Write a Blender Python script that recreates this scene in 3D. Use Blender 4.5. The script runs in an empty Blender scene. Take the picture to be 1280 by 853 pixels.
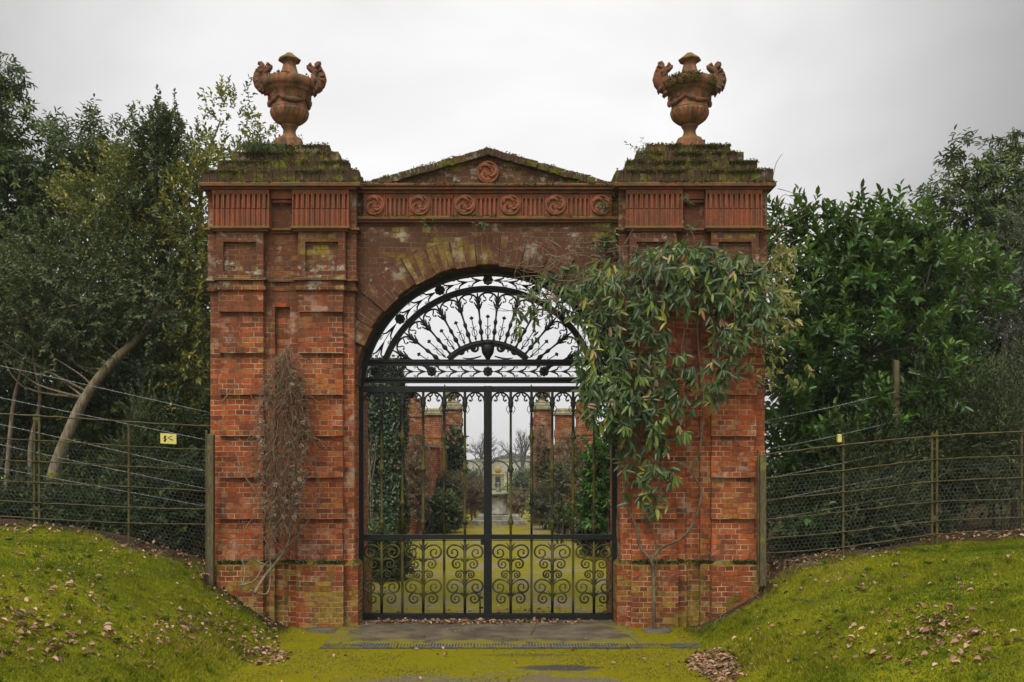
import bpy, math, random
import numpy as np
from mathutils import Vector, Matrix
PI = math.pi
R = math.radians
C = bpy.context.scene.collection
S = bpy.context.scene

# ------------------------------------------------------------------ camera
CAMX, CAMY, CAMZ, FPX = 0.24, -15.0, 2.235, 1275.0
cam_d = bpy.data.cameras.new('camera'); cam = bpy.data.objects.new('camera', cam_d); C.objects.link(cam)
cam.location = (CAMX, CAMY, CAMZ); cam.rotation_euler = (R(90), 0, 0)
cam_d.sensor_width = 36; cam_d.lens = 36 * FPX / 1280
cam_d.shift_x = 10 / 1280; cam_d.shift_y = 158.5 / 1280
cam_d.clip_start = 0.1; cam_d.clip_end = 3000
S.camera = cam

# ------------------------------------------------------------------ light
SUN_EL, SUN_AZ = R(52), R(205)          # veiled sun, high behind the photographer's left shoulder
EXPOSURE = 0.5
S.view_settings.view_transform = 'Standard'; S.view_settings.look = 'None'
S.view_settings.gamma = 1; S.view_settings.use_curve_mapping = False
S.view_settings.exposure = EXPOSURE

def N(nt, typ, ins=None, **props):
    n = nt.nodes.new(typ)
    for k, v in props.items(): setattr(n, k, v)
    for k, v in (ins or {}).items():
        s = n.inputs[k]
        if isinstance(v, bpy.types.NodeSocket): nt.links.new(v, s)
        else: s.default_value = v
    return n

def M_(nt, op, a, b=None, c=None, clamp=False):
    n = nt.nodes.new('ShaderNodeMath'); n.operation = op; n.use_clamp = clamp
    for i, v in enumerate((a, b, c)):
        if v is None: continue
        if isinstance(v, bpy.types.NodeSocket): nt.links.new(v, n.inputs[i])
        else: n.inputs[i].default_value = v
    return n.outputs[0]

def mixc(nt, fac, a, b, mode='MIX'):
    n = nt.nodes.new('ShaderNodeMix'); n.data_type = 'RGBA'; n.blend_type = mode
    for i, v in ((0, fac), (6, a), (7, b)):
        if isinstance(v, bpy.types.NodeSocket): nt.links.new(v, n.inputs[i])
        elif i == 0: n.inputs[i].default_value = v
        else: n.inputs[i].default_value = (*v, 1) if len(v) == 3 else v
    return n.outputs[2]

def ramp(nt, fac, stops, interp='LINEAR'):
    n = nt.nodes.new('ShaderNodeValToRGB'); n.color_ramp.interpolation = interp
    e = n.color_ramp.elements
    while len(e) < len(stops): e.new(0.5)
    for i, (p, c) in enumerate(stops):
        e[i].position = p; e[i].color = (c, c, c, 1) if isinstance(c, (int, float)) else (*c, 1)
    nt.links.new(fac, n.inputs[0])
    return n.outputs[0]

def smooth(nt, v, lo, hi):
    n = nt.nodes.new('ShaderNodeMapRange'); n.interpolation_type = 'SMOOTHSTEP'
    nt.links.new(v, n.inputs[0]); n.inputs[1].default_value = lo; n.inputs[2].default_value = hi
    return n.outputs[0]

def noise(nt, vec, scale, detail=4, rough=0.55, dist=0.0):
    return N(nt, 'ShaderNodeTexNoise', {'Vector': vec, 'Scale': scale, 'Detail': detail, 'Roughness': rough, 'Distortion': dist}).outputs[0]

w = bpy.data.worlds.new('World'); S.world = w; w.use_nodes = True
nt = w.node_tree; nt.nodes.clear()
sky = N(nt, 'ShaderNodeTexSky', sky_type='NISHITA', sun_disc=False, sun_elevation=SUN_EL, sun_rotation=SUN_AZ)
tc = N(nt, 'ShaderNodeTexCoord').outputs['Generated']
sep = N(nt, 'ShaderNodeSeparateXYZ', {0: tc})
z = sep.outputs[2]
# overcast: luminance grows towards the zenith, soft cloud banks, a brighter veil ahead of the gate
up = M_(nt, 'MAXIMUM', z, 0.0)
mp = N(nt, 'ShaderNodeMapping', {0: tc, 3: (1.6, 1.6, 3.2)}).outputs[0]
cl = noise(nt, mp, 1.7, 5, 0.5, 0.4)
cl = N(nt, 'ShaderNodeMapRange', {0: cl, 1: 0.3, 2: 0.7, 3: 0.84, 4: 1.10}).outputs[0]
veil = N(nt, 'ShaderNodeVectorMath', {0: tc, 1: Vector((-0.03, 1, 0.36)).normalized()}, operation='DOT_PRODUCT').outputs['Value']
veil = smooth(nt, veil, 0.87, 0.995)
back = smooth(nt, sep.outputs[1], 0.2, -0.5)
lum = M_(nt, 'MULTIPLY_ADD', smooth(nt, up, 0.44, 0.95), 19.0, 7.1)
lum = M_(nt, 'MULTIPLY', lum, cl)
lum = M_(nt, 'MULTIPLY', lum, M_(nt, 'ADD', M_(nt, 'MULTIPLY_ADD', veil, 0.60, 0.50), M_(nt, 'MULTIPLY', back, 0.45)))
grey = mixc(nt, 1.0, (1.0, 0.985, 0.985), N(nt, 'ShaderNodeCombineXYZ', {0: lum, 1: lum, 2: lum}).outputs[0], 'MULTIPLY')
skyc = mixc(nt, 0.97, sky.outputs[0], grey)
bg = N(nt, 'ShaderNodeBackground', {'Color': skyc, 'Strength': 0.090})
N(nt, 'ShaderNodeOutputWorld', {0: bg.outputs[0]})
sl = bpy.data.lights.new('sun', 'SUN'); sun = bpy.data.objects.new('sun', sl); C.objects.link(sun)
sl.energy = 1.5; sl.angle = R(22); sl.color = (1, 0.93, 0.80)
dsun = Vector((math.sin(SUN_AZ) * math.cos(SUN_EL), math.cos(SUN_AZ) * math.cos(SUN_EL), math.sin(SUN_EL)))
sun.rotation_euler = dsun.to_track_quat('Z', 'Y').to_euler()

# ------------------------------------------------------------------ helpers
def at(px, py, d):
    """world point seen at photo pixel (px,py) at d metres in front of the photographer (used to read sizes off the photo)"""
    return Vector((CAMX + (px - 630) * d / FPX, CAMY + d, CAMZ + (585 - py) * d / FPX))

OFF = {}
def off_of(o): return OFF.get(o.name, Vector((0, 0, 0))) if o else Vector((0, 0, 0))

def tag(o, label=None, cat=None, group=None, kind=None):
    if label: o['label'] = label
    if cat: o['category'] = cat
    if group: o['group'] = group
    if kind: o['kind'] = kind
    return o

def thing(name, loc, label, cat, group=None):
    o = bpy.data.objects.new(name, None); C.objects.link(o); o.location = loc; o.empty_display_size = 0.2
    OFF[o.name] = Vector(loc)
    return tag(o, label, cat, group)

class MB:
    def __init__(self): self.v = []; self.f = []; self.uv = {}; self.sm = []
    def add(self, vs, fs, uvs=None, smooth=False):
        b = len(self.v); self.v.extend([tuple(p) for p in vs])
        for i, f in enumerate(fs):
            if uvs: self.uv[len(self.f)] = uvs[i]
            self.f.append([b + k for k in f]); self.sm.append(smooth)
    def box(self, x0, x1, y0, y1, z0, z1):
        if x0 > x1: x0, x1 = x1, x0
        vs = [(x, y, z) for z in (z0, z1) for y in (y0, y1) for x in (x0, x1)]
        self.add(vs, [(0, 2, 3, 1), (4, 5, 7, 6), (0, 1, 5, 4), (2, 6, 7, 3), (0, 4, 6, 2), (1, 3, 7, 5)])
    def bbox(self, x0, x1, y0, y1, z0, z1, c=0.01):
        """box with chamfered front and top edges"""
        if x0 > x1: x0, x1 = x1, x0
        prof = [(0, z0), (0, z1 - c), (c, z1)]
        rings = []
        for (i, zz) in prof:
            rings.append([(x0 + i, y0 + i, zz), (x1 - i, y0 + i, zz), (x1 - i, y1 - i, zz), (x0 + i, y1 - i, zz)])
        vs = [p for r_ in rings for p in r_]
        fs = [(3, 2, 1, 0)]
        for k in range(2):
            for j in range(4):
                a = k * 4 + j; b = k * 4 + (j + 1) % 4
                fs.append((a, b, b + 4, a + 4))
        fs.append((8, 9, 10, 11))
        self.add(vs, fs)
    def tube(self, pts, rads, n=6, caps=True, smooth=True, flat=1.0):
        pts = [Vector(p) for p in pts]
        if isinstance(rads, (int, float)): rads = [rads] * len(pts)
        t = (pts[1] - pts[0]).normalized()
        a = Vector((0, 0, 1)) if abs(t.z) < 0.9 else Vector((0, 1, 0))
        u = t.cross(a).normalized()
        vs = []; fs = []
        for i, p in enumerate(pts):
            if i == 0: tt = pts[1] - pts[0]
            elif i == len(pts) - 1: tt = pts[-1] - pts[-2]
            else: tt = pts[i + 1] - pts[i - 1]
            tt = tt.normalized() if tt.length > 1e-9 else t
            u = (u - tt * u.dot(tt))
            u = u.normalized() if u.length > 1e-6 else tt.orthogonal().normalized()
            v = tt.cross(u)
            for k in range(n):
                an = 2 * PI * k / n
                vs.append(p + (u * math.cos(an) + v * math.sin(an) * flat) * rads[i])
        for i in range(len(pts) - 1):
            for k in range(n):
                k2 = (k + 1) % n
                fs.append((i * n + k, i * n + k2, (i + 1) * n + k2, (i + 1) * n + k))
        if caps:
            fs.append(tuple(range(n - 1, -1, -1))); b = (len(pts) - 1) * n; fs.append(tuple(b + k for k in range(n)))
        self.add(vs, fs, smooth=smooth)
    def lathe(self, c, prof, n=24, smooth=True, mod=None, sq=None):
        """prof: list of (r, z) bottom to top round the vertical through c"""
        vs = []; fs = []
        for i, (r, z) in enumerate(prof):
            for k in range(n):
                a = 2 * PI * k / n
                rr = r * (mod(a, i) if mod else 1)
                vs.append((c[0] + rr * math.cos(a), c[1] + rr * math.sin(a), c[2] + z))
        for i in range(len(prof) - 1):
            for k in range(n):
                k2 = (k + 1) % n
                fs.append((i * n + k, i * n + k2, (i + 1) * n + k2, (i + 1) * n + k))
        fs.append(tuple(range(n - 1, -1, -1))); b = (len(prof) - 1) * n; fs.append(tuple(b + k for k in range(n)))
        self.add(vs, fs, smooth=smooth)
    def ball(self, c, r, n=8, m=6, sc=(1, 1, 1)):
        vs = [(c[0], c[1], c[2] - r * sc[2])]; fs = []
        for i in range(1, m):
            ph = -PI / 2 + PI * i / m
            for k in range(n):
                a = 2 * PI * k / n
                vs.append((c[0] + r * sc[0] * math.cos(ph) * math.cos(a), c[1] + r * sc[1] * math.cos(ph) * math.sin(a), c[2] + r * sc[2] * math.sin(ph)))
        vs.append((c[0], c[1], c[2] + r * sc[2]))
        for k in range(n): fs.append((0, 1 + (k + 1) % n, 1 + k))
        for i in range(m - 2):
            for k in range(n):
                a = 1 + i * n + k; b = 1 + i * n + (k + 1) % n
                fs.append((a, b, b + n, a + n))
        t = len(vs) - 1; b0 = 1 + (m - 2) * n
        for k in range(n): fs.append((b0 + k, b0 + (k + 1) % n, t))
        self.add(vs, fs, smooth=True)
    def prism_xz(self, poly, y0, y1, uvf=None):
        """polygon in x,z (counter-clockwise seen from the front, -Y) extruded from y0 (front) to y1"""
        n = len(poly)
        vs = [(p[0], y0, p[1]) for p in poly] + [(p[0], y1, p[1]) for p in poly]
        fs = [tuple(range(n)), tuple(range(2 * n - 1, n - 1, -1))]
        for k in range(n):
            k2 = (k + 1) % n
            fs.append((k2, k, k + n, k2 + n))
        uvs = None
        if uvf:
            uvs = [[uvf(vs[i]) for i in f] for f in fs]
        self.add(vs, fs, uvs)
    def build(self, name, mat, parent=None, jit=0.0, uvs=True):
        o_ = off_of(parent)
        me = bpy.data.meshes.new(name)
        V = np.array(self.v, dtype=np.float64).reshape(-1, 3)
        if jit: V = V + np.random.default_rng(len(V)).normal(0, jit, V.shape)
        W = V - np.array(o_)
        me.from_pydata(W.tolist(), [], self.f)
        me.polygons.foreach_set('use_smooth', self.sm)
        if uvs:
            uvl = me.uv_layers.new(name='UVMap')
            nl = len(me.loops)
            li = np.zeros(nl, np.int32); me.loops.foreach_get('vertex_index', li)
            nf = len(me.polygons)
            nr = np.zeros(nf * 3, np.float32); me.polygons.foreach_get('normal', nr); nr = np.abs(nr.reshape(-1, 3))
            lt = np.zeros(nf, np.int32); me.polygons.foreach_get('loop_total', lt)
            ax = np.repeat(np.argmax(nr * np.array([1, 1.01, 0.99]), axis=1), lt)
            P = V[li]
            uv = np.where((ax == 0)[:, None], P[:, [1, 2]], np.where((ax == 1)[:, None], P[:, [0, 2]], P[:, [0, 1]]))
            if self.uv:
                ls = np.zeros(nf, np.int32); me.polygons.foreach_get('loop_start', ls)
                for fi, q in self.uv.items():
                    uv[ls[fi]:ls[fi] + len(q)] = q
            uvl.data.foreach_set('uv', uv.astype(np.float32).ravel())
        me.materials.append(mat)
        o = bpy.data.objects.new(name, me); C.objects.link(o)
        if parent: o.parent = parent
        OFF[o.name] = o_
        return o

def nrm(a): return a / np.maximum(np.linalg.norm(a, axis=-1, keepdims=True), 1e-9)

def leaf_mesh(name, P, D, Nn, L, W, mat, parent=None, vary=None, fold=0.25, curl=0.12, seed=1):
    """n leaves: base P, direction D, upper normal Nn, length L, width W; each two quads folded at the midrib"""
    n = len(P); D = nrm(D); Sd = nrm(np.cross(D, Nn)); Nn = nrm(np.cross(Sd, D))
    L = np.broadcast_to(L, (n,))[:, None]; W = np.broadcast_to(W, (n,))[:, None]
    def pt(t, s, h): return P + D * L * t + Sd * W * s + Nn * (W * h)
    q = L / W
    b = pt(0, 0, 0)
    r1 = pt(.30, .5, fold); r2 = pt(.68, .42, fold * .8 - curl * q * .3)
    tp = pt(1.0, 0, -curl * q)
    l2 = pt(.68, -.42, fold * .8 - curl * q * .3); l1 = pt(.30, -.5, fold)
    V = np.stack([b, r1, r2, tp, l2, l1], axis=1).reshape(-1, 3) - np.array(off_of(parent))
    base = (np.arange(n) * 6)[:, None]
    F = np.concatenate([base + np.array([0, 1, 2, 3]), base + np.array([0, 3, 4, 5])], axis=1).reshape(-1).astype(np.int32)
    me = bpy.data.meshes.new(name)
    me.vertices.add(n * 6); me.vertices.foreach_set('co', V.astype(np.float32).ravel())
    me.loops.add(n * 8); me.loops.foreach_set('vertex_index', F)
    me.polygons.add(n * 2)
    me.polygons.foreach_set('loop_start', (np.arange(n * 2) * 4).astype(np.int32))
    me.polygons.foreach_set('loop_total', np.full(n * 2, 4, np.int32))
    if vary is None: vary = np.random.default_rng(seed).random(n)
    at_ = me.attributes.new('vary', 'FLOAT', 'FACE'); at_.data.foreach_set('value', np.repeat(vary, 2).astype(np.float32))
    me.update(calc_edges=True); me.validate()
    me.materials.append(mat)
    o = bpy.data.objects.new(name, me); C.objects.link(o)
    if parent: o.parent = parent
    OFF[o.name] = off_of(parent)
    return o

def frames(D):
    a = np.where(np.abs(D[:, 2:3]) < 0.9, np.array([[0, 0, 1.0]]), np.array([[1.0, 0, 0]]))
    u = nrm(np.cross(D, a)); v = np.cross(D, u)
    return u, v

def shoots(rng, B, D, ln, m, Lf, Wf, spread=0.9, droop=0.2, t0=0.15):
    """m leaves in a spiral round each shoot"""
    n = len(B); D = nrm(D); u, v = frames(D)
    ln = np.broadcast_to(ln, (n,))
    t = np.linspace(t0, 1, m)[None, :] + rng.normal(0, .03, (n, m))
    az = (np.arange(m)[None, :] * 2.4 + rng.random((n, 1)) * 6.28) + rng.normal(0, .3, (n, m))
    P = B[:, None, :] + D[:, None, :] * (ln[:, None] * t)[..., None]
    rad = u[:, None, :] * np.cos(az)[..., None] + v[:, None, :] * np.sin(az)[..., None]
    sp = spread * (1.15 - 0.55 * t)[..., None]
    ld = D[:, None, :] * np.cos(sp) + rad * np.sin(sp) + np.array([0, 0, -1.0]) * droop + rng.normal(0, .12, (n, m, 3))
    nn = D[:, None, :] * 0.6 + np.array([0, 0, .6]) - rad * 0.2 + rng.normal(0, .25, (n, m, 3))
    L = Lf * rng.uniform(.7, 1.15, (n, m)); W = Wf * rng.uniform(.75, 1.15, (n, m))
    return P.reshape(-1, 3), ld.reshape(-1, 3), nn.reshape(-1, 3), L.ravel(), W.ravel()

def crown_points(rng, ells, nclump, shell=0.6, lump=0.28):
    """clump centres and outward directions in a union of lumpy ellipsoids (cx,cy,cz,rx,ry,rz[,weight])"""
    E = np.array([e[:6] for e in ells], float); wt = np.array([e[6] if len(e) > 6 else e[3] * e[5] for e in ells], float)
    k = rng.choice(len(E), nclump, p=wt / wt.sum())
    d = nrm(rng.normal(0, 1, (nclump, 3)))
    ph = rng.uniform(0, 6.28, (4,)); fr = rng.normal(0, 3.2, (4, 3))
    lum = sum(np.sin(d @ fr[i] + ph[i] + k * 1.7) for i in range(4)) / 4
    r = (shell + (1 - shell) * rng.random(nclump) ** .5) * (1 + lump * lum)
    r = np.where(rng.random(nclump) < .18, r * rng.random(nclump), r)
    return E[k, :3] + d * E[k, 3:6] * r[:, None], d

# ------------------------------------------------------------------ materials
def new_mat(name):
    m = bpy.data.materials.new(name); m.use_nodes = True; nt = m.node_tree; nt.nodes.clear()
    return m, nt
def finish(nt, col, rough=0.8, bump=None, dist=0.01, metal=0.0, spec=0.5, strength=1.0):
    ins = {'Base Color': col if isinstance(col, bpy.types.NodeSocket) else (*col, 1), 'Roughness': rough, 'Metallic': metal, 'Specular IOR Level': spec}
    if bump is not None:
        ins['Normal'] = N(nt, 'ShaderNodeBump', {'Height': bump, 'Distance': dist, 'Strength': strength}).outputs[0]
    p = N(nt, 'ShaderNodeBsdfPrincipled', ins)
    N(nt, 'ShaderNodeOutputMaterial', {0: p.outputs[0]})
    return p
def wpos(nt): return N(nt, 'ShaderNodeNewGeometry').outputs['Position']
def normz(nt): return N(nt, 'ShaderNodeSeparateXYZ', {0: N(nt, 'ShaderNodeNewGeometry').outputs['Normal']}).outputs[2]

MOSS_D, MOSS_L = (0.055, 0.062, 0.012), (0.17, 0.16, 0.018)

def brick_mat(name, dark=0.4, lichen=0.3, moss=0.3, pale=0.25, bright=1.0, course=0.075, blen=0.225, gz=(3.2, 6.2), plinth=False, squash=0.5):
    m, nt = new_mat(name)
    uv = N(nt, 'ShaderNodeTexCoord').outputs['UV']; pos = wpos(nt)
    wob = N(nt, 'ShaderNodeTexNoise', {'Vector': pos, 'Scale': 5.0, 'Detail': 3}).outputs[1]
    wob = N(nt, 'ShaderNodeVectorMath', {0: wob, 1: (.5, .5, .5)}, operation='SUBTRACT').outputs[0]
    wob = N(nt, 'ShaderNodeVectorMath', {0: wob, 'Scale': 0.022}, operation='SCALE').outputs[0]
    uvw = N(nt, 'ShaderNodeVectorMath', {0: uv, 1: wob}, operation='ADD').outputs[0]
    br = N(nt, 'ShaderNodeTexBrick', {'Vector': uvw, 'Color1': (0, 0, 0, 1), 'Color2': (1, 1, 1, 1), 'Mortar': (.5, .5, .5, 1), 'Scale': 1.0,
           'Mortar Size': 0.0070, 'Mortar Smooth': 0.25, 'Bias': 0.0, 'Brick Width': blen, 'Row Height': course},
           offset=0.5, offset_frequency=2, squash=squash, squash_frequency=2)
    k = bright
    bc = ramp(nt, br.outputs[0], [(0, (.19 * k, .046 * k, .021 * k)), (.12, (.28 * k, .063 * k, .021 * k)), (.5, (.335 * k, .076 * k, .022 * k)), (.85, (.40 * k, .096 * k, .027 * k)), (1, (.32 * k, .10 * k, .042 * k))])
    f1 = noise(nt, pos, 26, 5, .6)
    bc = mixc(nt, 1.0, bc, ramp(nt, f1, [(.3, .68), (.7, 1.25)]), 'MULTIPLY')
    mort = mixc(nt, smooth(nt, noise(nt, pos, 4, 4), .35, .65), (.11, .075, .045), (.47, .36, .245))
    # some courses keep pale mortar, others have lost it
    sepz = N(nt, 'ShaderNodeSeparateXYZ', {0: pos}); z = sepz.outputs[2]
    col = mixc(nt, br.outputs[1], bc, mort)
    rb = M_(nt, 'MULTIPLY', M_(nt, 'SUBTRACT', br.outputs[0], .5), M_(nt, 'SUBTRACT', 1.0, br.outputs[1]))
    # soot and rain weathering, gathering upward
    hz = smooth(nt, z, gz[0], gz[1])
    n1 = noise(nt, pos, 1.1, 7, .62, .5)
    stx = N(nt, 'ShaderNodeMapping', {0: pos, 3: (5.5, 5.5, .9)}).outputs[0]
    n2 = noise(nt, stx, 1.0, 5, .6)
    dk = M_(nt, 'ADD', M_(nt, 'MULTIPLY', n1, .55), M_(nt, 'MULTIPLY', n2, .45))
    dk = M_(nt, 'ADD', dk, M_(nt, 'MULTIPLY', hz, .30 * (1 if dark > 0 else 0)))
    dk = M_(nt, 'MULTIPLY_ADD', rb, -.10, dk)
    dk = M_(nt, 'MULTIPLY', smooth(nt, dk, .42, .74), dark)
    col = mixc(nt, dk, col, (.062, .040, .026))
    # pale lime and lichen bloom
    n3 = noise(nt, pos, 3.4, 8, .68)
    n3b = noise(nt, pos, 22, 3, .6)
    pl = M_(nt, 'MULTIPLY', smooth(nt, M_(nt, 'MULTIPLY_ADD', rb, .12, M_(nt, 'MULTIPLY_ADD', n3b, .3, n3)), .69, .86), pale)
    col = mixc(nt, pl, col, (.40, .37, .30))
    # ochre lichen / algae
    n4 = noise(nt, N(nt, 'ShaderNodeMapping', {0: pos, 1: (7.3, 2.1, 4.4)}).outputs[0], 1.5, 7, .62)
    n4b = noise(nt, pos, 14, 4, .6)
    lv = M_(nt, 'MULTIPLY_ADD', n4b, .22, n4)
    lv = M_(nt, 'MULTIPLY_ADD', rb, .16, lv)
    if plinth:
        lv = M_(nt, 'ADD', lv, M_(nt, 'MULTIPLY', smooth(nt, z, 1.05, .35), .10))
    li = M_(nt, 'MULTIPLY', smooth(nt, lv, .63, .80), lichen)
    li = M_(nt, 'MULTIPLY', li, M_(nt, 'MULTIPLY_ADD', br.outputs[1], -.5, 1.0))
    lc = mixc(nt, noise(nt, pos, 9, 4), (.13, .088, .024), (.34, .265, .030))
    lc = mixc(nt, 1, lc, ramp(nt, f1, [(.3, .55), (.7, 1.3)]), 'MULTIPLY')
    lc = mixc(nt, 1, lc, ramp(nt, br.outputs[0], [(0, .6), (1, 1.3)]), 'MULTIPLY')
    col = mixc(nt, li, col, lc)
    # moss where rain can lie
    up = normz(nt)
    n5 = noise(nt, pos, 5.5, 6, .65)
    mv = M_(nt, 'ADD', M_(nt, 'MULTIPLY', smooth(nt, up, .2, .8), .35), n5)
    ms = M_(nt, 'MULTIPLY', smooth(nt, mv, .66 - .26 * moss, .76 - .22 * moss), min(1, moss * 1.6))
    col = mixc(nt, ms, col, mixc(nt, noise(nt, pos, 30, 3), MOSS_D, MOSS_L))
    hgt = M_(nt, 'MULTIPLY_ADD', br.outputs[1], -1.0, M_(nt, 'MULTIPLY', f1, .7))
    hgt = M_(nt, 'MULTIPLY_ADD', br.outputs[0], .35, hgt)
    hgt = M_(nt, 'MULTIPLY_ADD', ms, M_(nt, 'MULTIPLY', noise(nt, pos, 60, 3), 2.0), hgt)
    finish(nt, col, .9, hgt, .009, spec=.10)
    return m

def terracotta_mat(name, moss=0.2, dark=0.35, base=(.40, .105, .05)):
    m, nt = new_mat(name); pos = wpos(nt)
    n1 = noise(nt, pos, 3.2, 6, .6); n2 = noise(nt, pos, 30, 5, .6); n3 = noise(nt, N(nt, 'ShaderNodeMapping', {0: pos, 3: (6, 6, 1.2)}).outputs[0], 1.5, 5)
    col = mixc(nt, n1, tuple(c * .78 for c in base), tuple(min(1, c * 1.22) for c in base))
    col = mixc(nt, 1, col, ramp(nt, n2, [(.3, .75), (.7, 1.2)]), 'MULTIPLY')
    dk = M_(nt, 'MULTIPLY', smooth(nt, M_(nt, 'ADD', M_(nt, 'MULTIPLY', n3, .6), M_(nt, 'MULTIPLY', n1, .4)), .37, .60), dark)
    col = mixc(nt, dk, col, (.085, .06, .038))
    pl = M_(nt, 'MULTIPLY', smooth(nt, noise(nt, pos, 7, 8, .7), .60, .76), .35)
    col = mixc(nt, pl, col, (.30, .25, .18))
    up = normz(nt)
    ms = smooth(nt, M_(nt, 'ADD', M_(nt, 'MULTIPLY', smooth(nt, up, .3, .9), .3), noise(nt, pos, 6, 6, .65)), .74 - .3 * moss, .86 - .3 * moss)
    ms = M_(nt, 'MULTIPLY', ms, .9 if moss > 0 else 0)
    col = mixc(nt, ms, col, mixc(nt, n2, MOSS_D, MOSS_L))
    finish(nt, col, .88, n2, .008, spec=.10)
    return m

def simple_mat(name, a, b, scale=8, rough=.85, bump=.008, stretch=(1, 1, 1), spots=None, metal=0, spec=.3, spot_t=(.56, .66), spot_scale=3.0):
    m, nt = new_mat(name); pos = wpos(nt)
    p2 = N(nt, 'ShaderNodeMapping', {0: pos, 3: stretch}).outputs[0]
    n1 = noise(nt, p2, scale, 7, .62)
    col = mixc(nt, smooth(nt, n1, .3, .7), a, b)
    if spots:
        col = mixc(nt, smooth(nt, noise(nt, pos, spot_scale, 6, .62), *spot_t), col, spots)
    finish(nt, col, rough, n1, bump, metal, spec)
    return m

def leaf_mat(name, stops, rough=.42, trans=.22, spec=.5):
    m, nt = new_mat(name)
    v = N(nt, 'ShaderNodeAttribute', attribute_name='vary').outputs['Fac']
    col = ramp(nt, v, stops)
    nn = noise(nt, wpos(nt), 1.3, 3)
    col = mixc(nt, 1, col, ramp(nt, nn, [(.3, .75), (.7, 1.25)]), 'MULTIPLY')
    p = N(nt, 'ShaderNodeBsdfPrincipled', {'Base Color': col, 'Roughness': rough, 'Specular IOR Level': spec})
    tcol = mixc(nt, .5, col, (.16, .20, .02))
    t = N(nt, 'ShaderNodeBsdfTranslucent', {0: tcol})
    mx = N(nt, 'ShaderNodeMixShader', {0: trans, 1: p.outputs[0], 2: t.outputs[0]})
    N(nt, 'ShaderNodeOutputMaterial', {0: mx.outputs[0]})
    return m

MAT = {}
MAT['brick'] = brick_mat('brick_shaft', dark=.72, lichen=.30, moss=.12, pale=.40)
MAT['brick_plinth'] = brick_mat('brick_plinth', dark=.55, lichen=.75, moss=.50, pale=.40, bright=.78, plinth=True)
MAT['brick_up'] = brick_mat('brick_upper', dark=.72, lichen=.75, moss=.25, pale=.95, bright=.85)
MAT['brick_wall'] = brick_mat('brick_spandrel', dark=.80, lichen=.70, moss=.25, pale=.75, bright=.74, gz=(2.5, 5))
MAT['brick_arch'] = brick_mat('brick_voussoir', dark=.75, lichen=.42, moss=.2, pale=.5, bright=.74, gz=(2.5, 5), squash=1.0)
MAT['brick_cap'] = brick_mat('brick_cap', dark=.9, lichen=.3, moss=.66, pale=.5, bright=.27, course=.30, blen=.115, squash=1.0, gz=(2, 5))
MAT['brick_far'] = brick_mat('brick_garden', dark=.55, lichen=.5, moss=.3, pale=.7, bright=.85)
MAT['terra'] = terracotta_mat('terracotta', moss=.08, dark=.6, base=(.29, .092, .048))
MAT['terra_mould'] = terracotta_mat('terracotta_moulding', moss=.5, dark=.8, base=(.20, .068, .036))
MAT['urn'] = terracotta_mat('urn_terracotta', moss=.15, dark=.85, base=(.31, .140, .075))
MAT['urn_mossy'] = terracotta_mat('urn_terracotta_mossy', moss=.42, dark=.85, base=(.30, .132, .068))
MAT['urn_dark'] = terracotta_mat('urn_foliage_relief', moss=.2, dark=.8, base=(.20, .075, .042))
MAT['moss'] = simple_mat('moss', (.035, .042, .010), (.17, .155, .018), 14, .95, .02)

def iron_mat():
    m, nt = new_mat('wrought_iron'); pos = wpos(nt)
    n1 = noise(nt, pos, 2.6, 5, .6); n2 = noise(nt, pos, 40, 4)
    z = N(nt, 'ShaderNodeSeparateXYZ', {0: pos}).outputs[2]
    band = M_(nt, 'MULTIPLY', smooth(nt, z, 3.25, 2.5), smooth(nt, z, .1, .35))
    al = M_(nt, 'MULTIPLY', smooth(nt, n1, .36, .58), M_(nt, 'MULTIPLY', band, .85))
    col = mixc(nt, n2, (.006, .0075, .007), (.013, .015, .013))
    col = mixc(nt, al, col, mixc(nt, n2, (.055, .055, .010), (.12, .11, .016)))
    finish(nt, col, .62, n2, .002, spec=.22)
    return m
MAT['iron'] = iron_mat()
MAT['iron_frame'] = simple_mat('black_painted_iron', (.005, .0068, .0062), (.012, .0145, .013), 30, .55, .002, spec=.25)
MAT['rust'] = simple_mat('rusted_estate_rail', (.042, .032, .015), (.10, .088, .028), 9, .85, .003)
MAT['wire'] = simple_mat('galvanised_wire', (.14, .16, .14), (.30, .33, .31), 12, .5, .001)
MAT['net'] = simple_mat('dull_wire_netting', (.06, .066, .05), (.13, .14, .10), 12, .6, .001)
MAT['post'] = simple_mat('weathered_post', (.055, .043, .024), (.13, .11, .05), 7, .9, .006, (6, 6, 1), spots=(.15, .14, .03))
MAT['bark'] = simple_mat('bark_pale', (.10, .075, .045), (.25, .21, .14), 5, .92, .02, (5, 5, 1), spots=(.12, .11, .04))
MAT['bark_dark'] = simple_mat('bark_dark', (.030, .022, .015), (.075, .058, .040), 6, .92, .02, (5, 5, 1))
MAT['bark_far'] = simple_mat('bark_far', (.045, .038, .032), (.085, .075, .065), 2, .95, .02)
MAT['stem'] = simple_mat('climber_stem', (.10, .078, .045), (.22, .185, .11), 10, .9, .004)
MAT['creeper_stem'] = simple_mat('creeper_stem', (.055, .042, .025), (.15, .12, .07), 10, .9, .004)
MAT['twig'] = simple_mat('dry_twig', (.085, .052, .030), (.25, .175, .11), 22, .9, .002)
MAT['stone'] = simple_mat('weathered_stone', (.12, .115, .09), (.30, .29, .24), 4, .9, .01, spots=(.34, .33, .27), spot_scale=9)
MAT['stone_moss'] = simple_mat('mossy_stone', (.11, .10, .06), (.30, .27, .16), 5, .9, .01, spots=(.17, .16, .03))
MAT['stone_dark'] = simple_mat('dark_flat_stone', (.045, .042, .03), (.11, .10, .06), 5, .9, .01, spots=(.11, .10, .015))
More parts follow.
